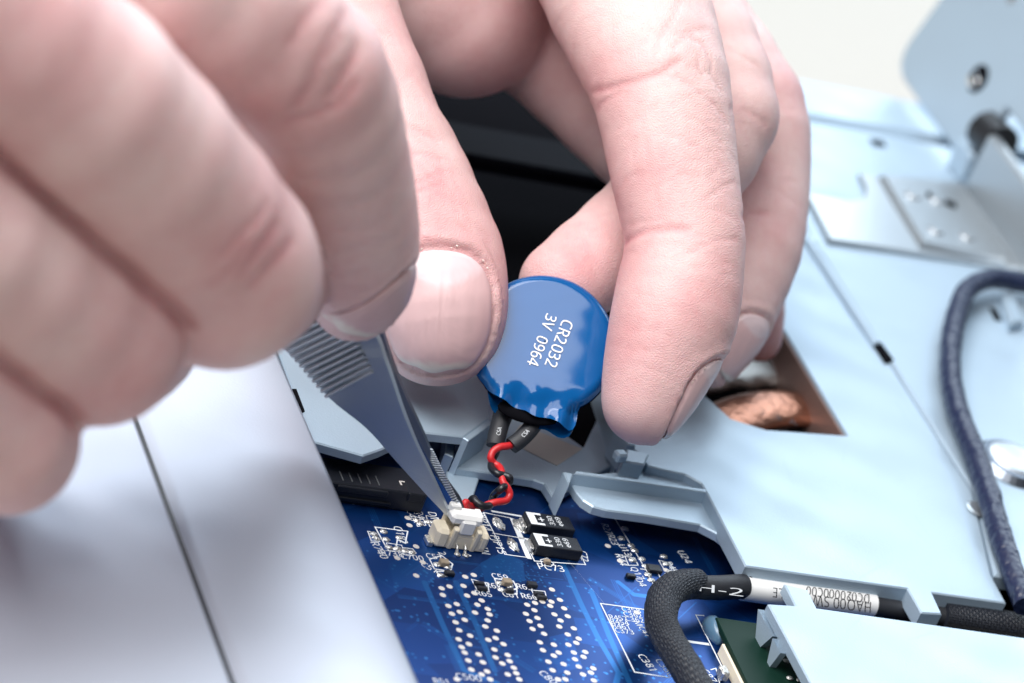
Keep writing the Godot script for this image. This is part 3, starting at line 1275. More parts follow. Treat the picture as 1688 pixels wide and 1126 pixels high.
func wall(s: Shape, pts: Array, y0: float, y1: float, thick: float) -> void:
	for k in pts.size() - 1:
		var a: Vector2 = pts[k]
		var b: Vector2 = pts[k + 1]
		var q := (b - a).orthogonal().normalized() * thick
		prism(s, PackedVector2Array([a, b, b + q, a + q]), y0, y1 - 0.01 * k, 0.12)


func build_near_cover(o: Node3D) -> void:
	var e0 := Vector3(-24.82, 10, -30.68)
	var e1 := Vector3(-24.23, 10, 67.09)
	var c0 := Vector3(-50.96, 12, -12.35)
	var c1 := Vector3(-50.44, 12, 69.85)
	# profile across the front panel from the seam to the rolled edge
	var rows := []
	var mids := []
	for k in 33:
		var u := k / 32.0
		var row := []
		var y := 11.6 + 1.9 * sin(u * 2.2) - 3.2 * pow(u, 5.0)
		if k == 0:
			y -= 0.5
		for j in 13:
			var w := j / 12.0
			var q := c0.lerp(c1, w).lerp(e0.lerp(e1, w), u)
			row.append(Vector3(q.x, y, q.z))
		rows.append(row)
		mids.append(Vector3(q_mid(c0, c1, e0, e1, u), -40, 10))
	var low := []
	for j in 13:
		var q: Vector3 = rows[32][j]
		low.append(Vector3(q.x + 0.1, 3.0, q.z))
	rows.append(low)
	mids.append(mids[32])
	var s := Shape.new()
	s.sheet(rows, false, mids)
	part("palm_rest", s, mats.shell, o)
	s = Shape.new()
	var d := Vector3(-1.1, 0, 0)
	s.quad(c0 + d - Vector3(0, 0.9, 0), c1 + d - Vector3(0, 0.9, 0), c1 - Vector3(-0.3, 0.9, 0), c0 - Vector3(-0.3, 0.9, 0), Vector3.UP)
	part("seam", s, mats.black, o)
	s = Shape.new()
	var far := Vector3(-75, 0, 4)
	prism(s, PackedVector2Array([Vector2(c0.x + d.x, c0.z), Vector2(c1.x + d.x, c1.z), Vector2(c1.x + far.x, c1.z + 4), Vector2(c0.x + far.x, c0.z + 4)]), 6.0, 12.4, 0.7)
	part("outer_cover", s, mats.shell, o)


func q_mid(c0: Vector3, c1: Vector3, e0: Vector3, e1: Vector3, u: float) -> float:
	return lerpf((c0.x + c1.x) * 0.5, (e0.x + e1.x) * 0.5, u)


func build_hinge() -> void:
	var o := thing("hinge_bracket", "silver hinge bracket standing up at the far corner, with a round hole", "bracket", Vector3(131, 8, -120))
	var up := Vector3(0.23, 1, 0).normalized()
	var fwd := Vector3(-1, 0.23, 0).normalized()
	# outline in the plate's own axes: along z, up
	var p := PackedVector2Array([Vector2(-157.5, 10.6), Vector2(-122.5, 10.6), Vector2(-122.5, 23.2), Vector2(-70, 23.2), Vector2(-70, 75), Vector2(-157.5, 75)])
	p = soften(p, [0], 6.5, 8)
	var s := Shape.new()
	upright(s, p, Vector3(129.7, 0, 0) - fwd * 1.1, Vector3(0, 0, 1), up, fwd, 2.2)
	var pl := part("upright_plate", s, mats.silver, o)
	var hole := Vector3(134.7, 21.8, -133.7)
	s = Shape.new()
	disc(s, hole + fwd * 0.03, 2.7, 0.05, 28, fwd, 0.97)
	part("screw_hole", s, mats.cavity, pl)
	s = Shape.new()
	blob(s, hole + fwd * 0.1 + Vector3(0, -1.0, -1.1), Vector3(1.5, 0.6, 2.0), Basis(up, fwd, up.cross(fwd)), 0.0, 1, 0.0)
	part("hole_lip", s, mats.chrome, pl)
	s = Shape.new()
	disc(s, Vector3(138.0, 36, -140) + fwd * 0.03, 1.5, 0.05, 20, fwd, 0.97)
	part("dimple", s, mats.zinc, pl)
	s = Shape.new()
	box(s, Vector3(132.2, 13.4, -100), Vector3(2.4, 11.6, 36), Basis.IDENTITY, 0.5)
	part("flange", s, mats.zinc, o)
	s = Shape.new()
	tube(s, [Vector3(134, 17, -124), Vector3(134.2, 17.2, -121), Vector3(134.4, 17.4, -118)], [3.6, 3.6, 3.6], 20, 5)
	part("hinge_barrel", s, mats.black, o)
	s = Shape.new()
	box(s, Vector3(133.2, 10.2, -124), Vector3(3.0, 6, 6), Basis.IDENTITY, 0.5)
	part("hinge_foot", s, mats.silver, o)


func upright(s: Shape, p: PackedVector2Array, at: Vector3, side: Vector3, up: Vector3, fwd: Vector3, thick: float) -> void:
	var idx := Geometry2D.triangulate_polygon(p)
	var sgn := signf(area2(p))
	var top := inset(p, 0.4)
	for f: float in [-1.0, 1.0]:
		for k in range(0, idx.size(), 3):
			var q: Array[Vector3] = []
			for j in 3:
				q.append(at + side * top[idx[k + j]].x + up * top[idx[k + j]].y + fwd * f * thick * 0.5)
			s.tri(q[0], q[1], q[2], fwd * f)
	for k in p.size():
		var j := (k + 1) % p.size()
		var e := p[j] - p[k]
		var n2 := Vector2(e.y, -e.x) * sgn
		var out := side * n2.x + up * n2.y
		var a := at + side * p[k].x + up * p[k].y
		var b := at + side * p[j].x + up * p[j].y
		var a2 := at + side * top[k].x + up * top[k].y
		var b2 := at + side * top[j].x + up * top[j].y
		var h := fwd * (thick * 0.5 - 0.4)
		var g := fwd * thick * 0.5
		s.quad(a - h, b - h, b + h, a + h, out)
		s.quad(a + h, b + h, b2 + g, a2 + g, out + fwd)
		s.quad(a - h, b - h, b2 - g, a2 - g, out - fwd)


func build_circuit_board() -> void:
	var o := thing("circuit_board", "blue circuit board with white printing in the opening of the laptop", "circuit board", Vector3(10, 0, 5))
	var s := Shape.new()
	prism(s, rect(BOARD_LO, BOARD_HI), -1.3, 0.0, 0.0)
	for k in s.v.size():
		s.t[k] = (Vector2(s.v[k].x, s.v[k].z) - BOARD_LO) / (BOARD_HI - BOARD_LO)
	part("board", s, mats.board, o)
	# bare test pads
	var pad := Shape.new()
	disc(pad, Vector3.ZERO, 0.47, 0.03, 14, Vector3.UP, 0.95)
	var pad_mesh := mesh_of(pad)
	var spots: Array = [Vector2(-9.94, 10.66), Vector2(-5.45, 12.23), Vector2(-6.82, 12.88), Vector2(-7.09, 14.4), Vector2(-5.53, 16.1), Vector2(-6.99, 16.76), Vector2(-5.61, 17.83), Vector2(-6.97, 18.46), Vector2(-5.4, 19.49), Vector2(-6.98, 20.29), Vector2(-6.96, 21.98), Vector2(-5.64, 22.92), Vector2(-7.68, 24.04), Vector2(-6.41, 24.85), Vector2(-7.74, 25.72), Vector2(-7.65, 26.86), Vector2(-5.62, 26.9), Vector2(-7.62, 28.51), Vector2(-5.51, 28.53), Vector2(-7.77, 30.43), Vector2(-5.48, 30.43), Vector2(-6.52, 31.23), Vector2(-10.63, 32.9), Vector2(-5.55, 32.08)]
	spots += [Vector2(-2.25, 9.48), Vector2(-0.76, 8.8), Vector2(-3.19, 11.68), Vector2(-1.98, 13.06), Vector2(-3.31, 13.84), Vector2(-1.35, 14.55), Vector2(-2.33, 15.65), Vector2(-1, 16.34), Vector2(-3.27, 17.54), Vector2(-1.1, 17.55), Vector2(-1.83, 18.99), Vector2(-2.64, 20.44), Vector2(-1.13, 21.09), Vector2(-1.84, 22.78), Vector2(-3.11, 23.38), Vector2(-1.04, 23.93), Vector2(-2.84, 25.4), Vector2(-1.15, 26.27), Vector2(-3.21, 27.13), Vector2(-1.29, 27.58), Vector2(-2.59, 28.3), Vector2(-1.11, 28.95), Vector2(-2.51, 30.57), Vector2(-1.11, 30.09), Vector2(-1.07, 31.35)]
	spots += [Vector2(5.61, 14.22), Vector2(7.02, 13.56), Vector2(8.29, 13.06), Vector2(6.37, 15.29), Vector2(4.73, 16.38), Vector2(6.26, 17.03), Vector2(4.77, 17.96), Vector2(6.15, 18.77), Vector2(4.66, 19.69), Vector2(6.14, 20.48), Vector2(4.83, 22.54), Vector2(6.87, 22.71), Vector2(4.73, 24.25), Vector2(7.05, 24.37), Vector2(6.05, 25.19), Vector2(4.74, 26.7), Vector2(6.96, 26.84), Vector2(4.78, 28.49), Vector2(6.9, 28.65), Vector2(4.97, 30.37), Vector2(6.12, 30.18)]
	spots += [Vector2(10.81, 9.9), Vector2(11.29, 12.12), Vector2(9.77, 12.8), Vector2(9.24, 13.83), Vector2(11.32, 14), Vector2(9.27, 15.7), Vector2(11.29, 15.74), Vector2(9.79, 16.94), Vector2(9.12, 18.38), Vector2(11.33, 18.39), Vector2(9.88, 19.97), Vector2(11.31, 20.64), Vector2(10.6, 21.68), Vector2(9.19, 22.32), Vector2(9.46, 23.96), Vector2(11.36, 23.51), Vector2(10.69, 24.67), Vector2(9.15, 25.44), Vector2(9.18, 26.99), Vector2(11.36, 27.01), Vector2(9.26, 28.65), Vector2(10.65, 28.03), Vector2(10.53, 29.72)]
	spots += [Vector2(-7.27, -2.87), Vector2(-7.5, -1.15), Vector2(-7.93, 3.77), Vector2(-11.7, 7.09), Vector2(-7.97, 7.32), Vector2(23.75, -2.56), Vector2(24.51, 0.83), Vector2(22.97, 12.85), Vector2(33.75, 4.28), Vector2(31.61, 1.59), Vector2(36.63, 1.77)]
	for q: Vector2 in spots:
		copy_of("test_pad", pad_mesh, mats.pad, o, Transform3D(Basis.IDENTITY, up3(q, 0.004)))
	board_printing(o)
	board_parts(o)


func board_printing(o: Node3D) -> void:
	var y := 0.02
	var s := Shape.new()
	# outlines
	stroke(s, [Vector2(5.54, -6.74), Vector2(9.55, -6.28), Vector2(9.15, 2.94), Vector2(5.8, 2.89)], 0.16, y, true)
	stroke(s, [Vector2(5.44, -1.92), Vector2(9.23, -1.68)], 0.16, y)
	stroke(s, [Vector2(9.81, -6.19), Vector2(13.75, -5.42), Vector2(18.44, 12.31)], 0.01, y)
	stroke(s, [Vector2(10.07, -5.81), Vector2(10.17, 3.57), Vector2(18.35, 2.84), Vector2(18.39, 0.18)], 0.18, y)
	stroke(s, [Vector2(9.82, -5.9), Vector2(9.55, 2.86)], 0.7, y)
	stroke(s, [Vector2(9.48, -1.59), Vector2(11.91, -1.51)], 0.4, y)
	stroke(s, [Vector2(7.15, -7.36), Vector2(11.43, -7.09)], 0.4, y)
	stroke(s, [Vector2(22.87, 27.07), Vector2(17.7, 26.75), Vector2(17.68, 11.77), Vector2(25.21, 11.91)], 0.2, y)
	stroke(s, [Vector2(33.97, 11.57), Vector2(32.68, 11.67), Vector2(32.52, 22.86)], 0.2, y)
	stroke(s, [Vector2(34.76, 17.95), Vector2(34.43, 26.36)], 0.2, y)
	stroke(s, [Vector2(27.99, 18.17), Vector2(32.05, 18.28)], 0.55, y)
	stroke(s, [Vector2(-13.14, 0.4), Vector2(-8.22, 0.38), Vector2(-9.45, 3.38), Vector2(-10.45, 2.75), Vector2(-11.36, 4.98), Vector2(-12.72, 4.97)], 0.2, y, true)
	stroke(s, [Vector2(-14.58, 1.65), Vector2(-13.51, 1.71), Vector2(-13.36, 3.74), Vector2(-14.65, 3.85)], 0.14, y, true)
	stroke(s, [Vector2(-12.39, 3.82), Vector2(-10.16, 3.93), Vector2(-10.23, 5.44), Vector2(-12.64, 5.64)], 0.14, y, true)
	stroke(s, [Vector2(-10.13, 4.47), Vector2(-8.67, 4.46), Vector2(-8.39, 5.36), Vector2(-9.56, 6.27), Vector2(-10.59, 6.06)], 0.14, y, true)
	stroke(s, [Vector2(-6.01, -3.41), Vector2(-4.87, -3.22), Vector2(-4.86, -1.68), Vector2(-6.32, -1.11)], 0.14, y, true)
	stroke(s, [Vector2(-4.16, -4.06), Vector2(-2.36, -3.87), Vector2(-2.3, -2.19), Vector2(-4.36, -1.5)], 0.14, y, true)
	stroke(s, [Vector2(-6.7, 6.4), Vector2(-4.5, 5.16), Vector2(-3.37, 6.85), Vector2(-4.28, 8.65), Vector2(-6.61, 8.55)], 0.2, y, true)
	stroke(s, [Vector2(-6.4, 9.05), Vector2(-4.85, 8.76), Vector2(-5.2, 9.9), Vector2(-6.54, 10.15)], 0.2, y, true)
	stroke(s, [Vector2(-1.46, 9.88), Vector2(0.86, 10.39), Vector2(0.43, 12.35), Vector2(-1.33, 12.14)], 0.14, y, true)
	stroke(s, [Vector2(2.29, 9.04), Vector2(5.15, 9.05), Vector2(5.18, 10.67), Vector2(2.95, 11.89), Vector2(2.24, 10.67)], 0.18, y, true)
	stroke(s, [Vector2(2.94, 11.35), Vector2(5.09, 10.96), Vector2(4.73, 12.1), Vector2(3.16, 12.39)], 0.16, y, true)
	stroke(s, [Vector2(7.4, 10.66), Vector2(9.48, 10.55), Vector2(9.22, 12.49), Vector2(7.49, 12.67)], 0.14, y, true)
	stroke(s, [Vector2(11.27, 3.09), Vector2(12.52, 2.43), Vector2(13.14, 3.7), Vector2(12.44, 4.39), Vector2(11.13, 4.36)], 0.14, y, true)
	stroke(s, [Vector2(27.35, -9.59), Vector2(28.08, 0.57), Vector2(28.16, 2.52), Vector2(28.13, 5.32)], 0.14, y)
	stroke(s, [Vector2(25.76, -0.54), Vector2(27.26, -0.4), Vector2(27.24, 1.29), Vector2(25.59, 1.61)], 0.14, y, true)
	stroke(s, [Vector2(27.34, 2.12), Vector2(29.98, 2.32), Vector2(29.91, 3.59), Vector2(31.78, 3.8)], 0.16, y)
	stroke(s, [Vector2(31.22, -0.6), Vector2(32.89, -0.35), Vector2(32.96, 1.61), Vector2(31.3, 1.37)], 0.14, y, true)
	stroke(s, [Vector2(31.07, 2.53), Vector2(33.05, 2.44), Vector2(33.13, 3.83)], 0.14, y)
	stroke(s, [Vector2(30.43, 24.13), Vector2(31.35, 23.71), Vector2(30.69, 26.97)], 0.16, y)
	part("printed_outlines", s, mats.print, o)
	s = Shape.new()
	var words := [
		["J000", Vector2(-13.47, -5.25), 1.15, 0.0], ["C46", Vector2(-6.42, -3.6), 1.15, -90.0], ["R40", Vector2(-5.13, -3.59), 1.15, -90.0], ["D1", Vector2(-3.02, -4.15), 1.2, -90.0],
		["PJP14", Vector2(4.83, -4.47), 1.25, -90.0], ["PJP15", Vector2(5.45, 0.74), 1.25, -90.0], ["PC73", Vector2(12.34, 4.68), 1.35, 0.0], ["PIN", Vector2(2.75, 2.24), 1.2, -90.0],
		["2", Vector2(-4.28, 4.7), 1.1, -70.0], ["1", Vector2(-0.36, 4.49), 1.1, -70.0], ["Q102", Vector2(-9.63, 1.49), 1.2, -90.0], ["R740", Vector2(-14.02, 5.77), 1.2, -80.0],
		["R738", Vector2(-12.27, 6.25), 1.1, 0.0], ["C700", Vector2(-9.36, 6.5), 1.1, 0.0], ["C57", Vector2(-5.75, 5.67), 1.1, 0.0], ["C51", Vector2(-7.29, 8.41), 1.1, -40.0],
		["R62", Vector2(1.55, 10.8), 1.1, 0.0], ["C59", Vector2(3.31, 8.44), 1.1, 0.0], ["R63", Vector2(6.45, 10.16), 1.1, 0.0], ["R65", Vector2(-0.58, 12.94), 1.1, 0.0], ["C61", Vector2(3.7, 12.42), 1.1, 0.0], ["R66", Vector2(6.5, 12.31), 1.1, 0.0],
		["C358", Vector2(22.16, 12.45), 0.95, 0.0], ["C362", Vector2(22.06, 13.56), 0.95, 0.0], ["C362", Vector2(21.96, 14.65), 0.95, 0.0], ["R457", Vector2(19.39, 14.7), 0.95, 0.0], ["R454", Vector2(19.25, 15.67), 0.95, 0.0], ["R461", Vector2(19.2, 16.62), 0.95, 0.0], ["C373", Vector2(19.3, 17.67), 0.95, 0.0],
		["C381", Vector2(20.5, 24.33), 1.2, -75.0], ["C380", Vector2(22.98, 24.96), 1.2, -75.0], ["C87", Vector2(29.51, 25.59), 1.2, -75.0], ["MC47", Vector2(22.51, 16.57), 1.0, -75.0], ["C72", Vector2(18.75, 0.81), 1.1, -100.0],
		["R44", Vector2(24.82, 0.49), 1.2, -90.0], ["U13", Vector2(26.29, -2.06), 1.1, -80.0], ["Q17", Vector2(26.35, 3.28), 1.1, -80.0], ["D4", Vector2(26.17, 5.41), 1.1, -80.0], ["R45", Vector2(32.82, 0.65), 1.1, -80.0], ["R54", Vector2(32.99, 3.16), 1.1, -80.0], ["R27", Vector2(25.02, -6.81), 1.1, -90.0], ["R23", Vector2(25.11, -4.25), 1.1, -90.0], ["U24", Vector2(35.99, -2.37), 1.2, -80.0],
		["C500", Vector2(-8.76, 32.23), 1.2, 0.0], ["C80", Vector2(3.49, 30.23), 1.2, -60.0], ["R51", Vector2(-13.08, 33.8), 1.1, 0.0],
	]
	for w in words:
		letters(s, w[0], w[2], flat(w[1], y + 0.006, w[3]))
	part("printed_lettering", s, mats.print, o)


func board_parts(o: Node3D) -> void:
	var s: Shape
	# solder bridges in the two printed fields
	for q: Array in [[Vector3(7.15, 0, -4.37), 3], [Vector3(7.8, 0, 0.42), 4], [Vector3(10.5, 0, -4.48), 5], [Vector3(10.72, 0, 0.41), 6]]:
		s = Shape.new()
		var wide: float = 0.75 if q[1] < 5 else 0.95
		blob(s, q[0], Vector3(wide, 0.45, 1.5), Basis(Vector3.UP, 0.1), 0.5, q[1], 0.0)
		part("solder_joint", s, mats.solder, o)
	# small solder joints and chips
	for q: Vector3 in [Vector3(-12.12, 0, 1.3), Vector3(-12.28, 0, 3.11), Vector3(-10.04, 0, 2.26), Vector3(-12.33, 0, 4.9), Vector3(-11.08, 0, 4.93), Vector3(-10, 0, 5.26), Vector3(-9.12, 0, 5.37), Vector3(-6.02, 0, -2.42), Vector3(-5.75, 0, -1.78), Vector3(-4.35, 0, -2.48), Vector3(-3.7, 0, -2.47), Vector3(-13.82, 0, 2.18), Vector3(-13.73, 0, 3.12), Vector3(-5.92, 0, 7.47), Vector3(-4.46, 0, 7.73), Vector3(-6.12, 0, 9.94), Vector3(28.17, 0, -7.44), Vector3(26.68, 0, -4.84), Vector3(27.71, 0, -3.33), Vector3(27.9, 0, -2.23), Vector3(28.4, 0, -0.34), Vector3(28.38, 0, 1.36), Vector3(26.63, 0, 0.28), Vector3(28.05, 0, 3.38), Vector3(28.19, 0, 4.61), Vector3(32.39, 0, -1.68), Vector3(32.15, 0, 0.07), Vector3(31.96, 0, 2.23), Vector3(2.71, 0, 10.04), Vector3(4.19, 0, 10.31), Vector3(2.5, 0, 11.57), Vector3(28.9, 0, 26.21)]:
		s = Shape.new()
		blob(s, q, Vector3(0.62, 0.3, 0.5), Basis.IDENTITY, 0.25, int(q.x * 7.0), 0.0)
		part("solder_joint", s, mats.solder, o)
	for q: Array in [[Vector3(-4.96, 0.4, 7.4), Vector3(1.3, 0.8, 1.1), 0], [Vector3(-4.75, 0.3, 9.53), Vector3(1.4, 0.6, 0.9), 1], [Vector3(3.73, 0.4, 10.1), Vector3(1.3, 0.8, 1.1), 0], [Vector3(3.57, 0.3, 11.89), Vector3(1.2, 0.6, 0.7), 1], [Vector3(7.66, 0.3, 9.78), Vector3(1.5, 0.6, 1.0), 1], [Vector3(-0.75, 0.3, 11.08), Vector3(1.5, 0.5, 0.7), 1], [Vector3(-0.62, 0.3, 12.13), Vector3(1.5, 0.5, 0.7), 1], [Vector3(8.05, 0.3, 11.74), Vector3(1.5, 0.5, 0.7), 1], [Vector3(8.26, 0.3, 12.51), Vector3(1.5, 0.5, 0.7), 1], [Vector3(11.96, 0.3, 3.76), Vector3(1.0, 0.6, 0.7), 0], [Vector3(29.34, 0.3, 2.13), Vector3(2.2, 0.6, 1.6), 1], [Vector3(24.77, 0.3, 4.67), Vector3(1.4, 0.6, 0.8), 1]]:
		s = Shape.new()
		box(s, q[0], q[1], Basis.IDENTITY, 0.1)
		part("chip_component", s, mats.tan_chip if q[2] == 0 else mats.chip, o)
	# two moulded capacitors
	for q: Array in [[Vector2(10.94, -5.93), 0], [Vector2(10.45, -0.87), 1]]:
		var at: Vector2 = q[0]
		s = Shape.new()
		box(s, Vector3(at.x + 3.55, 0.9, at.y + 1.6), Vector3(7.1, 1.7, 3.2), Basis.IDENTITY, 0.12)
		var cap := part("capacitor", s, mats.chip, o)
		s = Shape.new()
		var yy := 1.76
		for b: Array in [[0.75, 1.6, 1.15, 2.8], [1.85, 0.42, 1.1, 0.45], [1.85, 2.78, 1.1, 0.45]]:
			s.quad(Vector3(at.x + b[0] - b[2] * 0.5, yy, at.y + b[1] - b[3] * 0.5), Vector3(at.x + b[0] + b[2] * 0.5, yy, at.y + b[1] - b[3] * 0.5), Vector3(at.x + b[0] + b[2] * 0.5, yy, at.y + b[1] + b[3] * 0.5), Vector3(at.x + b[0] - b[2] * 0.5, yy, at.y + b[1] + b[3] * 0.5), Vector3.UP)
			yy += 0.004
		part("polarity_mark", s, mats.print, cap)
		s = Shape.new()
		letters(s, "+", 1.5, flat(Vector2(at.x + 2.15, at.y + 1.65), 1.765))
		letters(s, "330", 0.78, flat(Vector2(at.x + 3.7, at.y + 1.6), 1.765, 90), 1.2)
		letters(s, "e69", 0.78, flat(Vector2(at.x + 5.0, at.y + 1.6), 1.765, 90), 1.2)
		part("printed_lettering", s, mats.print, cap)
		s = Shape.new()
		box(s, Vector3(at.x - 0.3, 0.5, at.y + 1.6), Vector3(0.7, 0.95, 2.2), Basis.IDENTITY, 0.15)
		part("terminal", s, mats.solder, cap)
	# black slot connector at the board's far edge
	s = Shape.new()
	var c := Vector3(-12.1, 1.6, -7.32)
	box(s, c, Vector3(14.5, 3.2, 6.0), Basis.IDENTITY, 0.2)
	var slot := part("slot_connector", s, mats.chip, o)
	s = Shape.new()
	box(s, c + Vector3(-2.5, 0.9, 3.05), Vector3(7.5, 0.9, 0.5), Basis.IDENTITY, 0.1)
	box(s, c + Vector3(-2.0, -0.7, 3.05), Vector3(8.5, 0.6, 0.5), Basis.IDENTITY, 0.1)
	part("slot_lip", s, mats.chip, slot)
	for k in 5:
		s = Shape.new()
		box(s, c + Vector3(-5.4 + k * 1.35, 1.65, 1.2), Vector3(0.18, 0.14, 2.2), Basis.IDENTITY, 0.04)
		part("contact", s, mats.contact, slot)
	s = Shape.new()
	box(s, c + Vector3(5.6, 1.0, 1.6), Vector3(2.6, 1.4, 3.4), Basis.IDENTITY, 0.15)
	part("latch", s, mats.chip, slot)
	s = Shape.new()
	box(s, c + Vector3(3.9, 1.66, 0.6), Vector3(0.8, 0.12, 0.25), Basis.IDENTITY, 0.03)
	box(s, c + Vector3(3.55, 1.66, 1.0), Vector3(0.25, 0.12, 1.0), Basis.IDENTITY, 0.03)
	part("spring", s, mats.pad, slot)
	build_socket(o)
	# bright chip capacitor near the lower edge
	s = Shape.new()
	box(s, Vector3(31.28, 0.9, 25.89), Vector3(1.2, 1.5, 1.9), Basis.IDENTITY, 0.2)
	part("chip_component", s, mats.solder, o)
	# module board beneath the corner plate
	var m := thing("memory_module", "dark green module board with a pale edge bar under the corner plate", "memory module", Vector3(37.68, 1, 20.98))
	s = Shape.new()
	prism(s, PackedVector2Array([Vector2(33.55, 15.11), Vector2(47.95, 15.58), Vector2(46.31, 40.83), Vector2(32.32, 42.89)]), 1.6, 2.5, 0.1)
	part("module_board", s, mats.green_board, m)
	s = Shape.new()
	prism(s, PackedVector2Array([Vector2(32.8, 20.38), Vector2(33.21, 20.31), Vector2(32.82, 37.55), Vector2(32.23, 37.64)]), 0.1, 1.9, 0.1)
	part("edge_bar", s, mats.cream, m)
	s = Shape.new()
	blob(s, Vector3(33.98, 0.5, 15.61), Vector3(1.5, 1.7, 2.9), Basis(Vector3.UP, 0.05), 0.12, 4)
	part("glue_drop", s, mats.glue, m)
	for q: Vector3 in [Vector3(41.21, 2.7, 23.84), Vector3(40.26, 2.7, 27.7), Vector3(41.67, 2.7, 27.99)]:
		s = Shape.new()
		blob(s, q, Vector3(0.5, 0.25, 0.4), Basis.IDENTITY, 0.4, int(q.x), 0.0)
		part("solder_joint", s, mats.solder, m)


func build_socket(o: Node3D) -> void:
	# cream two-pole socket; its axes run with the board
	var c := Vector3(-1.46, 0, 2.37)
	var s := Shape.new()
	box(s, c + Vector3(0.2, 1.1, -0.9), Vector3(7.4, 2.2, 3.6), Basis.IDENTITY, 0.2)
	var k := part("socket", s, mats.cream, o)
	s = Shape.new()
	box(s, c + Vector3(-3.0, 1.55, -0.3), Vector3(2.1, 3.0, 3.2), Basis.IDENTITY, 0.5)
	part("side_block", s, mats.cream, k)
	s = Shape.new()
	box(s, c + Vector3(3.3, 1.5, -0.5), Vector3(1.6, 2.8, 3.0), Basis.IDENTITY, 0.5)
	part("side_block", s, mats.cream, k)
	for x: float in [-1.45, 2.0]:
		s = Shape.new()
		box(s, c + Vector3(x, 1.8, 0.75), Vector3(0.75, 3.6, 1.0), Basis(Vector3.RIGHT, 0.12), 0.15)
		part("guide_rib", s, mats.cream, k)
	s = Shape.new()
	box(s, c + Vector3(-1.6, 2.2, -2.3), Vector3(1.5, 4.0, 1.0), Basis.IDENTITY, 0.2)
	box(s, c + Vector3(2.6, 2.2, -2.3), Vector3(1.3, 3.6, 1.0), Basis.IDENTITY, 0.2)
	part("rear_rib", s, mats.cream, k)
	s = Shape.new()
	box(s, c + Vector3(0.2, 2.25, 0.5), Vector3(2.6, 0.5, 0.8), Basis.IDENTITY, 0.1)
	part("front_lip", s, mats.cream, k)
	for x: float in [-0.5, 0.75]:
		s = Shape.new()
		tube(s, [c + Vector3(x, 0.9, 0.8), c + Vector3(x, 0.7, 1.3), c + Vector3(x, 0.2, 1.7), c + Vector3(x, 0.15, 2.2)], [0.22, 0.22, 0.24, 0.26], 8, 4)
		part("pin", s, mats.solder, k)
		s = Shape.new()
		blob(s, c + Vector3(x, 0.05, 2.1), Vector3(0.45, 0.3, 0.5), Basis.IDENTITY, 0.2, 3, 0.0)
		part("solder_joint", s, mats.solder, k)
	s = Shape.new()
	box(s, c + Vector3(-4.4, 0.4, 0.2), Vector3(0.9, 0.8, 1.8), Basis.IDENTITY, 0.1)
	part("solder_lug", s, mats.solder, k)


func build_cables() -> void:
	# black cable by the lower edge: braided bend, shrink sleeve, white marker tube
	var o := thing("labelled_cable", "black cable with a woven bend and white marker tube, lying between two plates", "cable", Vector3(39.23, 3.5, 9.6))
	var s := Shape.new()
	tube(s, [Vector3(31.38, 4.5, 10.27), Vector3(26.53, 6, 13.93), Vector3(23.12, 6.2, 17.39), Vector3(21.09, 5.8, 21.92), Vector3(21.07, 5.2, 25.77), Vector3(21.75, 5, 31.25), Vector3(22.21, 5, 39.44)], [1.9, 2.25, 2.4, 2.25, 2.15, 2.2, 2.15], 32, 14, 0.09, 0.45)
	part("woven_sleeve", s, mats.braid, o)
	s = Shape.new()
	tube(s, [Vector3(26.54, 4.8, 13.2), Vector3(30.21, 4.4, 11.45), Vector3(34.39, 4.3, 10.69), Vector3(39.19, 4, 9.14), Vector3(39.82, 4, 9.02)], [1.9, 1.7, 1.75, 1.75, 1.6], 22, 6, 0.03, 0.7)
	var shrink := part("shrink_sleeve", s, mats.sleeve, o)
	s = Shape.new()
	letters(s, "H-2", 1.0, tilted(Vector3(33.42, 5.8, 13.36), 0.0), 3.6)
	part("printed_lettering", s, mats.print, shrink)
	s = Shape.new()
	tube(s, [Vector3(39.63, 3.6, 8.96), Vector3(47.29, 3.4, 8.68), Vector3(55.28, 3.4, 8.62), Vector3(61.16, 3.4, 8.54)], [1.75, 1.8, 1.8, 1.75], 24, 4)
	var tag := part("marker_tube", s, mats.label, o)
	s = Shape.new()
	letters(s, "LE", 1.3, tilted(Vector3(43.86, 5.06, 11.03), 180.0))
	letters(s, "HAQ00 SW", 1.45, tilted(Vector3(54.12, 5.02, 11.61), 180.0))
	letters(s, "DC020000C00", 1.2, tilted(Vector3(54.32, 5, 9.46), 180.0))
	part("printed_lettering", s, mats.ink, tag)
	s = Shape.new()
	tube(s, [Vector3(60.94, 3.4, 8.58), Vector3(65.43, 3.3, 8.63), Vector3(73.08, 3.3, 8.96)], [1.5, 1.5, 1.55], 18, 5)
	part("shrink_sleeve", s, mats.sleeve, o)
	s = Shape.new()
	tube(s, [Vector3(72.59, 3.4, 9.03), Vector3(79.48, 3.4, 9.37), Vector3(87.74, 3.4, 9.63), Vector3(98.29, 3.4, 9.79)], [2.2, 2.25, 2.2, 2.2], 32, 26)
	part("woven_sleeve", s, mats.braid, o)
	# dark blue cable arching over the plates on the right
	o = thing("arching_cable", "dark blue sheathed cable arching over the silver plates at the right", "cable", Vector3(101.81, 7.3, -56.59))
	s = Shape.new()
	tube(s, [Vector3(139.13, 10.5, -81.1), Vector3(125.73, 10.5, -81.8), Vector3(117.9, 10.8, -80.35), Vector3(110.76, 10.8, -74.58), Vector3(103.25, 10.5, -62.71), Vector3(96.81, 10.2, -49.47), Vector3(93.01, 10, -37.21), Vector3(90.9, 9.8, -25.44), Vector3(88.17, 9.6, -13.01), Vector3(85.56, 9.4, -2.24), Vector3(83.9, 8, 10.76)], [1.6, 1.65, 1.65, 1.7, 1.75, 1.75, 1.8, 1.85, 1.8, 1.75, 1.75], 28, 12, 0.12, 0.38)
	part("sheath", s, mats.navy_sheath, o)


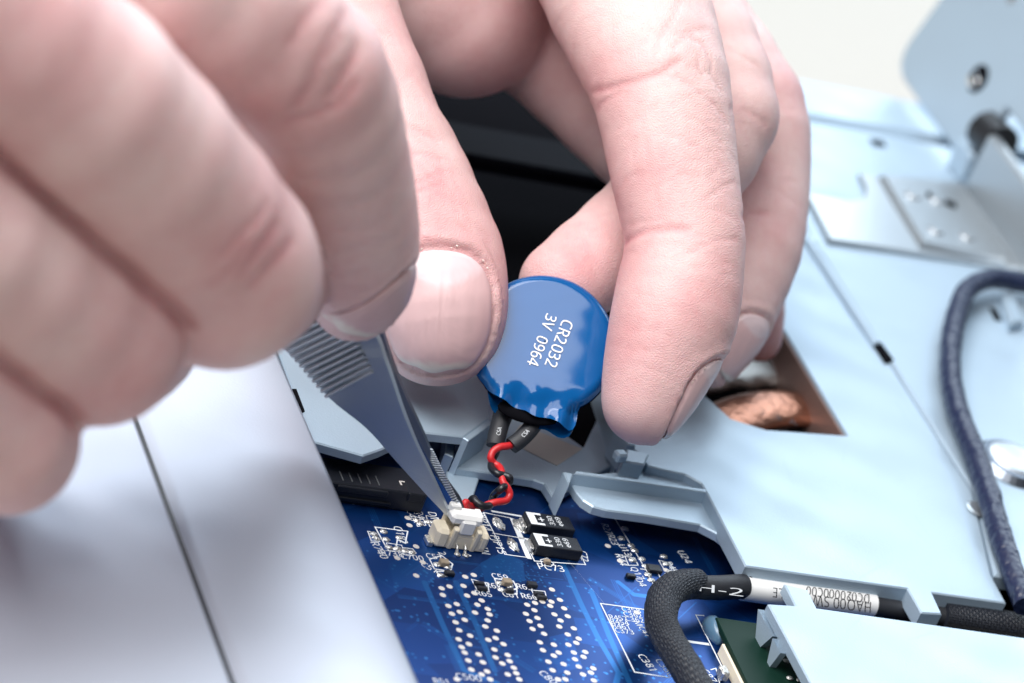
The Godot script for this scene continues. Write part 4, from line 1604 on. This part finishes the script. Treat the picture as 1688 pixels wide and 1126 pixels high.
func tilted(at: Vector3, degrees: float) -> Transform3D:   # lettering on the near upper side of a lying tube
	var b := Basis(Vector3.RIGHT, deg_to_rad(-42)) * Basis(Vector3(0, 0, 1), deg_to_rad(degrees))
	return Transform3D(b, at + b.z * 0.12)


func build_cell() -> void:
	var c := Vector3(11.22, 20.39, -19.98)
	var fwd := Vector3(-0.3631, 0.7274, 0.5822)
	var down := Vector3(-0.0737, -0.8764, 0.4759)
	down = (down - fwd * down.dot(fwd)).normalized()
	var side := down.cross(fwd)
	if side.dot(Vector3(0.8933, 0.3479, 0.2844)) < 0:
		side = -side
	var o := thing("coin_cell", "coin cell in glossy blue shrink wrap held between thumb and finger", "battery", c - fwd * 2.0 + down * 11)
	# outline of the wrap, side / down
	var pts := []
	for k in 40:
		var a := TAU * k / 40.0
		pts.append(Vector2(cos(a), sin(a)) * 10.35)
	var outline := func(a: float, ext: float) -> Vector2:
		var dir := Vector2(cos(a), sin(a))
		var r := 10.35 + 0.12 * sin(a * 5.0 + 1.0) + 0.08 * sin(a * 11.0)
		if dir.y > 0.0:   # the neck of the wrap
			var neck := ext / dir.y
			var wide := absf(dir.x) * neck
			var lim := 5.3 + 0.9 * smoothstep(ext, 7.0, neck * dir.y)
			if wide < lim + 4.0:
				var blend := smoothstep(lim + 4.0, lim - 0.6, wide)
				r = lerpf(r, maxf(r, neck + 0.35 * sin(dir.x * 14.0 + 0.6) + dir.x * 2.6), blend)
		return dir * r
	var crinkle := FastNoiseLite.new()
	crinkle.frequency = 0.22
	crinkle.fractal_type = FastNoiseLite.FRACTAL_NONE
	crinkle.seed = 4
	var s := Shape.new()
	for f: float in [1.0, -1.0]:
		var rows := []
		for r in 37:
			var q := maxf(r / 36.0, 0.004)
			var row := []
			for k in 128:
				var a := TAU * k / 128.0
				var e: Vector2 = outline.call(a, 10.3 if f > 0 else 11.3)
				var p := e * pow(q, 0.8)
				var rr := p.length() / 10.35
				var z := 1.95
				if rr > 0.86:
					z *= sqrt(maxf(0.0, 1.0 - pow((minf(rr, 1.0) - 0.86) / 0.14, 2.0)))
				if p.y > 6.0:
					var neck := smoothstep(6.0, 10.0, p.y) * smoothstep(6.6, 4.6, absf(p.x))
					z = lerpf(z, 1.25 + 0.42 * sin(p.x * 1.35 + 0.9) + 0.2 * crinkle.get_noise_2d(p.x * 1.5, p.y), neck)
				z -= 0.011 * pow(maxf(0.0, p.x - 1.5), 2.0) * f
				z += 0.03 * crinkle.get_noise_2d(p.x * 0.5, p.y * 1.3 + p.x * 0.5) * (1.0 if rr < 0.9 else 0.3)
				z += 0.5 * crinkle.get_noise_2d(p.x * 1.0 + 40.0, p.y * 0.5) * smoothstep(5.0, 9.0, p.y)
				row.append(c + side * p.x + down * p.y + fwd * z * f)
			rows.append(row)
		var mids := []
		for r in 37:
			mids.append(c - fwd * 30.0 * f)
		s.sheet(rows, true, mids)
	var wrap := part("shrink_wrap", s, mats.wrap, o)
	s = Shape.new()
	var bx := Basis(down, side, down.cross(side))
	var turn := Basis(fwd, deg_to_rad(-8.0))
	var read := Basis(turn * down, turn * side, fwd)
	for w: Array in [["CR2032", 1.6, Vector3(12.2, 22.32, -18.02), 1.0], ["3V  0964", 1.52, Vector3(10, 21.91, -18.98), 1.0]]:
		var q: Vector3 = w[2] - c
		q -= fwd * q.dot(fwd)
		letters(s, w[0], w[1], Transform3D(read, c + q + fwd * 2.09), w[3], mono_font if w[0] == "" else plain_font)
	part("printed_lettering", s, mats.label, wrap)
	# dark mouth of the wrap
	s = Shape.new()
	blob(s, c + down * 10.2, Vector3(4.4, 1.6, 0.8), Basis(side, down, fwd), 0.0, 1)
	part("cell_edge", s, mats.cavity, o)
	# leads: two sleeves, then red and black wire twisted down to the plug
	for q: Array in [[[Vector3(8.18, 12.99, -17.55), Vector3(7.42, 11, -16.02), Vector3(6.53, 10.07, -14.16), Vector3(5.85, 8.8, -12.25), Vector3(5.66, 8.18, -11.47)], 1.32], [[Vector3(11.83, 14.41, -16.38), Vector3(11.54, 12.58, -14.44), Vector3(10.29, 11.35, -12.34), Vector3(8.79, 10.08, -11.13), Vector3(7.52, 9.16, -10.52)], 1.25]]:
		s = Shape.new()
		tube(s, q[0], [q[1] * 1.12, q[1] * 1.1, q[1], q[1] * 0.98, q[1] * 0.95], 20, 6, 0.03, 0.8)
		var sl := part("sleeve", s, mats.sleeve, o)
		s = Shape.new()
		var a: Vector3 = q[0][2]
		var b: Vector3 = q[0][3]
		var dir := (b - a).normalized()
		var face := (Vector3(-0.3148, 0.6870, 0.6549))
		face = (face - dir * face.dot(dir)).normalized()
		letters(s, "CSA", 0.55, Transform3D(Basis(-dir, face.cross(-dir), face), a.lerp(b, 0.75) + face * q[1] * 1.03))
		part("printed_lettering", s, mats.print, sl)
	s = Shape.new()
	tube(s, [Vector3(8.16, 9.25, -11.12), Vector3(6.94, 9.25, -10.26), Vector3(5.57, 9.08, -9.91), Vector3(4.66, 8.46, -9.54), Vector3(4.32, 7.77, -8.83), Vector3(4.91, 7.19, -8.47), Vector3(5.5, 7.22, -7.69), Vector3(5.33, 7.32, -6.08), Vector3(5.14, 6.98, -4.49), Vector3(5.72, 6.58, -3.74), Vector3(6.17, 5.92, -3.16), Vector3(5.6, 5.33, -2.43), Vector3(4.04, 5.12, -1.96), Vector3(2.9, 4.61, -1.86), Vector3(2.28, 3.61, -2.22), Vector3(0.89, 3.95, -1.76), Vector3(-0.7, 4.88, -0.75), Vector3(-1.19, 5.43, -0.46), Vector3(-1.29, 5, -0.19), Vector3(-0.28, 3.86, -0.25)], [0.52], 14, 6)
	part("red_wire", s, mats.red_wire, o)
	s = Shape.new()
	tube(s, [Vector3(5.89, 8.31, -12.07), Vector3(6.19, 7.3, -11.49), Vector3(5.03, 7.15, -9.41), Vector3(4.4, 6.98, -7.78), Vector3(4.37, 7.38, -5.79), Vector3(5.38, 7.38, -5.44), Vector3(6.08, 7.51, -4.84), Vector3(6.24, 6.6, -4.82), Vector3(4.54, 6.68, -3.08), Vector3(4.47, 4.94, -3.99), Vector3(4.11, 4.34, -3.31), Vector3(2.89, 4.74, -1.39), Vector3(1.72, 4.94, -0.88), Vector3(0.85, 5.02, -1.44), Vector3(0.67, 4.97, -2.32), Vector3(0.22, 4.03, -2.09), Vector3(-0.95, 4.14, -0.84), Vector3(-1.4, 3.42, -0.6)], [0.54], 14, 6)
	part("black_wire", s, mats.black_wire, o)
	# white plug seated in the socket
	s = Shape.new()
	var pc := Vector3(-1.67, 4.6, 1.87)
	box(s, pc, Vector3(4.8, 1.6, 2.6), Basis.IDENTITY, 0.45)
	var plug := part("plug", s, mats.white_plastic, o)
	s = Shape.new()
	box(s, pc + Vector3(-1.6, 0.7, -0.9), Vector3(1.6, 1.4, 1.2), Basis.IDENTITY, 0.2)
	part("plug_shoulder", s, mats.white_plastic, plug)
	s = Shape.new()
	box(s, pc + Vector3(0.3, -0.9, 1.2), Vector3(2.4, 2.4, 0.9), Basis.IDENTITY, 0.35)
	part("plug_key", s, mats.white_plastic, plug)
	s = Shape.new()
	box(s, pc + Vector3(1.9, 0.4, -0.2), Vector3(1.0, 0.9, 2.0), Basis.IDENTITY, 0.2)
	part("plug_shoulder", s, mats.white_plastic, plug)
	# strip of clear tape on the shelf below
	s = Shape.new()
	prism(s, PackedVector2Array([Vector2(13.72, -22.81), Vector2(17.29, -27.86), Vector2(26.02, -23.73), Vector2(20.04, -18.22)]), 2.02, 2.08, 0.0)
	var tape := part("tape_strip", s, mats.tape)
	tape.set_meta("label", "strip of clear brown tape stuck on the sunken shelf below the cell")
	tape.set_meta("category", "tape")


func strip(s: Shape, left: Array, right: Array, thick: float, out: Vector3, steps := 6) -> Array:   # a bent metal strip between two edges
	var l := smooth_path(left, steps)
	var r := smooth_path(right, steps)
	var n := l.size()
	var rows := []
	var mids := []
	for k in n:
		var dir := (l[mini(k + 1, n - 1)] + r[mini(k + 1, n - 1)] - l[maxi(k - 1, 0)] - r[maxi(k - 1, 0)]).normalized()
		var x := (r[k] - l[k])
		var m := x.cross(dir).normalized()
		if m.dot(out) < 0.0:
			m = -m
		var b := minf(0.38, x.length() * 0.22)
		var xn := x.normalized()
		var row := [l[k] + xn * b, r[k] - xn * b, r[k] - m * b, r[k] - m * (thick - b), r[k] - xn * b - m * thick, l[k] + xn * b - m * thick, l[k] - m * (thick - b), l[k] - m * b]
		rows.append(row)
		mids.append((l[k] + r[k]) * 0.5 - m * thick * 0.5)
	for k in n - 1:
		for j in 8:
			var j2 := (j + 1) % 8
			var o: Vector3 = (rows[k][j] + rows[k][j2] + rows[k + 1][j]) / 3.0 - mids[k]
			s.quad(rows[k][j], rows[k][j2], rows[k + 1][j2], rows[k + 1][j], o)
	for e: int in [0, n - 1]:
		for j in range(1, 7):
			s.tri(rows[e][0], rows[e][j], rows[e][j + 1], (mids[e] - mids[1 if e == 0 else n - 2]))
	return [l, r]


func build_tweezers() -> void:
	var tip := Vector3(-0.26, 1.31, 1.65)
	var o := thing("tweezers", "steel tweezers with a ribbed grip, points set on the white plug", "tweezers", tip)
	var out := Vector3(-0.5657, 0.4808, 0.6699)
	var s := Shape.new()
	var l0 := [Vector3(-81.87, 60.01, 9.64), Vector3(-52.65, 38.61, 4.89), Vector3(-39.29, 28.18, 1.66), Vector3(-33.34, 24.31, 1.42), Vector3(-27.26, 19.62, 1.1), Vector3(-20.74, 15.98, 1.04), Vector3(-14.5, 11.28, 0.81), Vector3(-8.17, 6.53, 0.66), Vector3(-4, 3.64, 1.05), Vector3(-0.41, 1.25, 1.6)]
	var r0 := [Vector3(-70.37, 70.02, 12.61), Vector3(-40.88, 47.06, 8.92), Vector3(-26.57, 33.4, 4.27), Vector3(-22.17, 27.86, 3.53), Vector3(-16.73, 20.26, 2.64), Vector3(-12.49, 14.81, 1.76), Vector3(-8.73, 10.47, 1.25), Vector3(-4.84, 5.83, 1.1), Vector3(-2.78, 3.77, 1.39), Vector3(-0.2, 1.41, 1.63)]
	var e := strip(s, l0, r0, 1.0, out)
	var arm := part("arm", s, mats.steel, o)
	s = Shape.new()
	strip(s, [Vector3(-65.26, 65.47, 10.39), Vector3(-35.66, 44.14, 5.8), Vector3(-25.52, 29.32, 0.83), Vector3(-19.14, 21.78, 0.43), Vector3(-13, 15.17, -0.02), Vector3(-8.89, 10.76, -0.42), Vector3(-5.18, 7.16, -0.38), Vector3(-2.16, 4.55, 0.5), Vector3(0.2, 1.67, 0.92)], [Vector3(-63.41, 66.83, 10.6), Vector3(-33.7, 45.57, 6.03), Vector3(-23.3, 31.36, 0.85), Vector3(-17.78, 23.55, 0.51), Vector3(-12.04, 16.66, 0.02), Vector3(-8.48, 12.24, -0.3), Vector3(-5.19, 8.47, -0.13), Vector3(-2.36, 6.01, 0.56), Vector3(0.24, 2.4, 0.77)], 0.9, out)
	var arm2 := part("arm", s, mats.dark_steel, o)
	# ribs across the grip, one by one
	for k in 13:
		var w := k / 12.0
		var a: Vector3 = (Vector3(-38.63, 28.36, 2.17)).lerp(Vector3(-28.16, 19.92, 1.46), w)
		var b: Vector3 = (Vector3(-32.43, 35.99, 4.67)).lerp(Vector3(-23.42, 26.03, 2.9), w)
		a = a.lerp(b, 0.03)
		s = Shape.new()
		var mid := (a + b) * 0.5
		var x := (b - a).normalized()
		var z := out
		z = (z - x * z.dot(x)).normalized()
		box(s, mid + z * 0.22, Vector3(a.distance_to(b), 0.5, 0.7), Basis(x, z.cross(x), z), 0.2)
		part("grip_rib", s, mats.steel, arm)
	# fine teeth along the inner arm near the point
	s = Shape.new()
	for k in 24:
		var w := k / 23.0
		var a: Vector3 = (Vector3(-10.35, 12.9, -0.95)).lerp(Vector3(-3.13, 5.42, 0.48), w)
		var b: Vector3 = (Vector3(-9.06, 13.12, -0.37)).lerp(Vector3(-2.83, 6.09, 0.77), w)
		var x := (b - a).normalized()
		var z := (out - x * out.dot(x)).normalized()
		box(s, (a + b) * 0.5 + z * 0.1, Vector3(a.distance_to(b), 0.22, 0.4), Basis(x, z.cross(x), z), 0.06)
	var teeth := part("tooth", s, mats.steel, arm2)
	teeth.set_meta("kind", "stuff")


func build_hands() -> void:
	var right: Dictionary = (
		# joints of each finger: [place, radius]
		{"blend": 0.8, "join": 1.5, "cell": 0.58, "fingers": [
			[[[Vector3(-24.11, 48.81, -85.6), 11.38], [Vector3(-21.01, 46.57, -72.31), 10.51], [Vector3(-10.14, 32.94, -45.49), 8.94], [Vector3(-7.1, 25.88, -33.25), 9.2], [Vector3(-5.18, 20.37, -25.75), 8.31], [Vector3(-4.06, 17.63, -23.52), 7.29]], [[Vector3(-8.03, 32.05, -45.1), 8.61], [Vector3(-3, 25.69, -31.54), 8.35], [Vector3(-2.16, 21.61, -25.47), 7.89], [Vector3(-1.92, 18.37, -23.43), 7.3]], [[Vector3(-8.21, 29.47, -38.54), 8.89], [Vector3(-4.98, 25.82, -32.05), 9.03], [Vector3(-3.73, 21.03, -25.47), 8.39], [Vector3(-3.06, 18.11, -23.38), 7.54]]],
			[[[Vector3(16.9, 68.46, -84.97), 13.52], [Vector3(20.71, 59.33, -54.41), 11.52], [Vector3(22.94, 54.07, -39.82), 9.8], [Vector3(24.7, 46.22, -29.1), 8.87], [Vector3(26.06, 40, -20.84), 8.23], [Vector3(24.73, 32.46, -13.28), 8.69], [Vector3(22.43, 25.48, -7.86), 7.06], [Vector3(21.19, 22.11, -5.27), 5.54]]],
			[[[Vector3(19.47, 59.28, -103.82), 14.01], [Vector3(35.63, 54.52, -66.51), 8.84], [Vector3(40.58, 45.73, -50.92), 8.47], [Vector3(31.25, 33.22, -40.96), 7.76], [Vector3(16.54, 24.38, -30.97), 6.58]]],
			[[[Vector3(34.88, 55.45, -113.66), 14.4], [Vector3(43, 48.62, -87.23), 9.18], [Vector3(53.56, 39, -68.07), 9.65], [Vector3(54.85, 31.56, -59.13), 9.04], [Vector3(53.23, 25.09, -49.8), 8.41], [Vector3(49.77, 17.28, -40.67), 6.53], [Vector3(47.58, 13.33, -36.98), 4.88]]],
			[[[Vector3(47.54, 50.82, -119.4), 11.75], [Vector3(57.6, 33.6, -93.48), 8.21], [Vector3(64.24, 21.54, -72.47), 7.05], [Vector3(63.22, 11.54, -54.31), 3.94], [Vector3(63.46, 8.83, -51.29), 3.27]]],
			[[[Vector3(-2.76, 46.1, -95.41), 13.77], [Vector3(14.03, 36.54, -88.28), 13.17]]],
			[[[Vector3(17.81, 38.03, -102.49), 14.2], [Vector3(28.71, 34.59, -89.35), 10.34], [Vector3(40.8, 29.23, -71.88), 8.56]]],
			[[[Vector3(-12.46, 48.17, -99.37), 15.55], [Vector3(14.3, 53.18, -113.33), 21.78], [Vector3(40.17, 55.65, -113.45), 18.3]]],
			[[[Vector3(16.28, 51.41, -117.62), 23.87], [Vector3(13.91, 71.29, -156.3), 26.65], [Vector3(12.69, 98.44, -217.88), 29.22]]],
		], "creases": [
			[0.55, 0.34, 0.5, [Vector3(16.11, 47.23, -45.92), Vector3(13.3, 52.51, -37.68), Vector3(14.12, 54.92, -35.09), Vector3(15.72, 57.05, -33.39), Vector3(18.47, 59.46, -32.59), Vector3(20.66, 61.4, -33.43)]],
			[0.5, 0.22, 0.3, [Vector3(14.14, 49.31, -37.75), Vector3(13.75, 52.14, -35.77), Vector3(14.72, 55.19, -33.83)]],
			[0.55, 0.36, 0.6, [Vector3(17.86, 37.52, -22.05), Vector3(17.51, 40.15, -19.77), Vector3(18.13, 42.02, -18.31), Vector3(19.43, 43.54, -16.78), Vector3(22.15, 45.11, -15.28)]],
			[0.45, 0.14, 0.2, [Vector3(17.4, 40.3, -22.34), Vector3(17.87, 42.59, -19.84), Vector3(19.31, 44.44, -18)]],
			[0.4, 0.22, 0.35, [Vector3(18.47, 59.46, -32.59), Vector3(20.68, 59.73, -31.55), Vector3(23.31, 59.13, -30.11), Vector3(27.06, 57.34, -29.01), Vector3(28.67, 55.71, -28.08)]],
			[0.4, 0.24, 0.35, [Vector3(22.84, 63.69, -36.72), Vector3(24.77, 63.17, -36.08), Vector3(25.83, 61.91, -34.35), Vector3(26.19, 60.31, -32.44), Vector3(27.83, 58.94, -31.6)]],
			[0.35, 0.2, 0.3, [Vector3(19.9, 62.3, -35.02), Vector3(22.98, 64.17, -37.65), Vector3(25.91, 64.31, -39.14)]],
			[0.35, 0.2, 0.3, [Vector3(24.04, 62.71, -34.9), Vector3(23.42, 61.28, -32.89), Vector3(24.41, 60.49, -32.04)]],
			[0.35, 0.2, 0.3, [Vector3(17.54, 60.79, -34.74), Vector3(18.47, 62.82, -37.02), Vector3(20.33, 64.9, -39.23), Vector3(21.88, 66.41, -42.01)]],
			[0.35, 0.14, 0.2, [Vector3(21.57, 56.26, -27.35), Vector3(24.27, 55.88, -26.38), Vector3(27.5, 54.18, -25.29)]],
			[0.35, 0.13, 0.2, [Vector3(22.32, 53.74, -24.37), Vector3(24.75, 53.18, -23.29), Vector3(27.91, 51.35, -21.88)]],
			[0.3, 0.11, 0.15, [Vector3(16.17, 55.02, -30.94), Vector3(17.06, 51.6, -27.01), Vector3(17.87, 48.16, -23.13), Vector3(19.25, 45.48, -19.04)]],
			[0.3, 0.1, 0.1, [Vector3(15.14, 51.78, -31.02), Vector3(16.08, 49.18, -27.38), Vector3(16.86, 46.35, -24.1)]],
			[0.3, 0.1, 0.15, [Vector3(12.89, 61.94, -43.45), Vector3(13.28, 59.13, -39.84), Vector3(14.19, 57.41, -36.3)]],
			[0.35, 0.14, 0.2, [Vector3(24.3, 48.55, -18.06), Vector3(27.25, 49.98, -19.86), Vector3(30.19, 50.11, -22.14)]],
			[0.35, 0.14, 0.2, [Vector3(21.83, 42.69, -12.41), Vector3(25.18, 44.67, -13.4), Vector3(30.13, 44.87, -15.26)]],
			[0.5, 0.2, 0.4, [Vector3(-12.8, 40.08, -40.43), Vector3(-9.75, 40.11, -39.71), Vector3(-6.8, 39.32, -39.14)]],
			[0.5, 0.22, 0.45, [Vector3(-11.87, 37.99, -36.77), Vector3(-9.18, 38.35, -36.22), Vector3(-6.48, 38.15, -36.23)]],
			[0.45, 0.2, 0.45, [Vector3(-11.23, 35.54, -32.04), Vector3(-9.56, 36.45, -32.53), Vector3(-6.67, 37.27, -33.87)]],
			[0.4, 0.16, 0.35, [Vector3(-10.93, 34.93, -31.01), Vector3(-9.2, 35.94, -31.54), Vector3(-7.06, 36.62, -32.37)]],
			[0.45, 0.16, 0.35, [Vector3(-10.42, 30.93, -25.77), Vector3(-7.23, 31.44, -24.65), Vector3(-3.67, 30.59, -23.08)]],
			[0.5, 0.2, 0.3, [Vector3(30.1, 56.66, -31.13), Vector3(40.01, 50.74, -43.83), Vector3(43.87, 49.2, -43.67)]],
			[0.5, 0.14, 0.2, [Vector3(37.46, 56.29, -51.44), Vector3(39.73, 55.89, -50.26), Vector3(42.47, 55.11, -49.88)]],
			[0.6, 0.25, 0.5, [Vector3(32.16, 46.23, -19.58), Vector3(50.01, 32.76, -46.82), Vector3(51.95, 33.31, -46.52)]],
		], "blush": [
			[Vector3(17.98, 37.81, -22.74), 9, 0.5],
			[Vector3(13.69, 52.5, -35.99), 9, 0.45],
			[Vector3(18.92, 30.81, -3.74), 13, 0.35],
			[Vector3(15.57, 29.68, -9), 9, 0.3],
			[Vector3(-6.66, 35.28, -29.83), 9, 0.35],
			[Vector3(-10.36, 36.54, -33.1), 7, 0.4],
			[Vector3(-0.67, 29.27, -22.05), 7, 0.45],
			[Vector3(-8.85, 30.99, -24.88), 7, 0.5],
			[Vector3(14.37, 29.97, -28.24), 12, 0.6],
			[Vector3(28.37, 40.65, -9.64), 10, 0.5],
			[Vector3(63.12, 10, -48.15), 8, 0.8],
			[Vector3(50.95, 34.35, -48.35), 10, 0.35],
			[Vector3(58.24, 47.15, -65.12), 7, 0.6],
			[Vector3(14.43, 33.26, -75.53), 25, 0.5],
			[Vector3(-12.31, 47.26, -52.99), 8, 0.3],
			[Vector3(20.28, 49.66, -21.45), 9, 0.3],
		], "nails": [
			[Vector3(-6.96, 24.35, -18.1), Vector3(-0.3788, 0.4594, 0.8034), Vector3(0.1048, -0.8412, 0.5304), 7.3, 8.5, 0],
			[Vector3(28.5, 24.88, -4.02), Vector3(0.8855, 0.0948, 0.4549), Vector3(-0.0905, -0.9250, 0.3690), 4.9, 6.4, 1],
			[Vector3(51.52, 16.91, -33.8), Vector3(0.4223, 0.2909, 0.8585), Vector3(-0.2166, -0.8873, 0.4072), 4.4, 5.4, 3],
		]}
	)
	right.keep = [Vector3(-90, 0, -190), Vector3(140, 150, 40)]
	right.lined = [[0, 0, 16, 4], [0, 1, 14, 5], [1, 0, 70, 6], [2, 0, 24, 7], [3, 0, 30, 8]]
	right.ends = [[Vector3(-7.99, 85.26, -54.6), Vector3(-0.1406, 0.8175, -0.5586)]]
	right.skin = Color(0.79, 0.56, 0.54)
	right.lunula = -0.42
	right.rim = 0.86
	right.dry = 22
	hand("hand", "hand gripping the blue coin cell between thumb and forefinger, a broad thumbnail facing us", Vector3(10.57, 40, -40.52), right, mats.skin, mats.nail)
	var left: Dictionary = (
		# joints of each finger: [place, radius]
		{"blend": 0.8, "join": 1.2, "cell": 0.9, "fingers": [
			[[[Vector3(-89.6, 91.07, 15.35), 9.6], [Vector3(-75.9, 85.87, 20.77), 10.38], [Vector3(-54.28, 75.15, 18.4), 9.26], [Vector3(-43.35, 60.55, 12.45), 8.63], [Vector3(-36.36, 49.54, 8.65), 8.07], [Vector3(-31.84, 40.97, 5.91), 6.81], [Vector3(-31.09, 36.85, 4.9), 4.83]], [[Vector3(-58.87, 66.97, 7.87), 8.44], [Vector3(-42.35, 50.61, 3.46), 7.25]]],
			[[[Vector3(-120.82, 96.46, 43.83), 11.24], [Vector3(-89.58, 79.47, 42.72), 11.35], [Vector3(-63.59, 58.37, 36.02), 10.66], [Vector3(-61.92, 54.31, 34.19), 10.34], [Vector3(-46.29, 41.54, 11.78), 7.56]]],
			[[[Vector3(-118.8, 75.87, 50.65), 10.12], [Vector3(-98.98, 62.98, 49.85), 9.19], [Vector3(-78.75, 49.8, 43.03), 9.5], [Vector3(-76.15, 47.23, 40.84), 9.04], [Vector3(-61.9, 33.9, 16.71), 7.45]]],
			[[[Vector3(-113.42, 56.68, 58.49), 8.96], [Vector3(-92.81, 41.65, 50.4), 8.24], [Vector3(-85.64, 36.42, 47.14), 8.26], [Vector3(-75.1, 21.59, 23.15), 6.63]]],
			[[[Vector3(-121.94, 99.15, 28.8), 16.65], [Vector3(-124.31, 70.31, 44.5), 16.65], [Vector3(-122.33, 58.79, 52.37), 14.09]]],
			[[[Vector3(-130.07, 93.19, 27.86), 19.21], [Vector3(-158.4, 102.82, -6.16), 21.01]]],
		], "creases": [
			[0.8, 0.25, 0.5, [Vector3(-62.22, 83.73, 29), Vector3(-61.09, 85.93, 27.49), Vector3(-58.49, 87.22, 24.55)]],
			[0.8, 0.3, 0.5, [Vector3(-58.28, 77.94, 28.93), Vector3(-58.18, 81.11, 28.69), Vector3(-56.86, 84.28, 26.66), Vector3(-54.23, 85.6, 22.3)]],
			[0.8, 0.3, 0.5, [Vector3(-58.49, 75.59, 28.53), Vector3(-57.56, 81.8, 28.26), Vector3(-55.39, 84.07, 25.77)]],
			[0.9, 0.3, 0.5, [Vector3(-54.71, 77.25, 27.98), Vector3(-53.52, 80.16, 26.88), Vector3(-52.15, 82.4, 24.59)]],
			[0.8, 0.25, 0.5, [Vector3(-58.05, 72.95, 27.45), Vector3(-55.68, 74.56, 27.98), Vector3(-53.26, 76.58, 27.77), Vector3(-51.87, 78.8, 26.84)]],
			[0.8, 0.25, 0.5, [Vector3(-69.3, 66.31, 49.13), Vector3(-67.87, 68.8, 48.16), Vector3(-64.88, 70.98, 44.98)]],
			[0.9, 0.3, 0.6, [Vector3(-66.16, 63.79, 48.18), Vector3(-65.12, 66.73, 47.36), Vector3(-62.93, 68.73, 44.73)]],
			[0.8, 0.25, 0.6, [Vector3(-63.84, 61.97, 47.29), Vector3(-62.5, 64.11, 46.4), Vector3(-59.81, 66.03, 43.51)]],
			[0.8, 0.2, 0.5, [Vector3(-69.37, 61.97, 48.78), Vector3(-67.72, 64.71, 48.75), Vector3(-66.7, 67.66, 47.96)]],
			[0.9, 1.4, 0.9, [Vector3(-103.21, 77.49, 51.52), Vector3(-98.49, 74.2, 50.54), Vector3(-92.37, 70.19, 49.69), Vector3(-87.98, 67.22, 48.96), Vector3(-83.59, 64.32, 48.42), Vector3(-79.89, 62.11, 47.74), Vector3(-76.34, 59.34, 47.02), Vector3(-72.53, 57.04, 46.43), Vector3(-69.07, 53.93, 45.03)]],
			[0.9, 1.4, 0.9, [Vector3(-94.51, 53.4, 55.84), Vector3(-91.69, 51.12, 54.54), Vector3(-88.74, 49.11, 53.29), Vector3(-86.06, 47.14, 52.55), Vector3(-82.69, 45.06, 51.4), Vector3(-80.17, 42.68, 50.29)]],
		], "blush": [
			[Vector3(-56, 81.02, 27.79), 12, 0.5],
			[Vector3(-65.32, 66.05, 47.61), 14, 0.6],
			[Vector3(-100.04, 91.12, 53.72), 16, 0.6],
			[Vector3(-77.26, 55.18, 51.76), 12, 0.3],
			[Vector3(-84.82, 39.29, 56.99), 10, 0.4],
			[Vector3(-38.05, 44.04, 14.72), 7, 0.3],
			[Vector3(-73.8, 49.02, 51.65), 9, 0.4],
		], "nails": [
			[Vector3(-29.23, 41.91, 12.87), Vector3(0.4681, 0.1599, 0.8691), Vector3(-0.2094, -0.9354, 0.2849), 4.8, 6.0, 0],
		]}
	)
	left.keep = [Vector3(-200, 5, -120), Vector3(30, 220, 80)]
	left.lined = []
	left.ends = [[Vector3(-48.36, 117.74, 32.49), Vector3(-0.1406, 0.8175, -0.5586)], [Vector3(-111.33, 46.28, 40.09), Vector3(-0.8933, -0.3479, -0.2844)]]
	left.skin = Color(0.79, 0.58, 0.565)
	left.lunula = -0.8
	left.rim = 0.8
	left.dry = 0
	hand("hand", "blurred hand in front holding the steel tweezers, knuckles towards us", Vector3(-74.49, 60, 25.22), left, mats.near_skin, mats.nail)
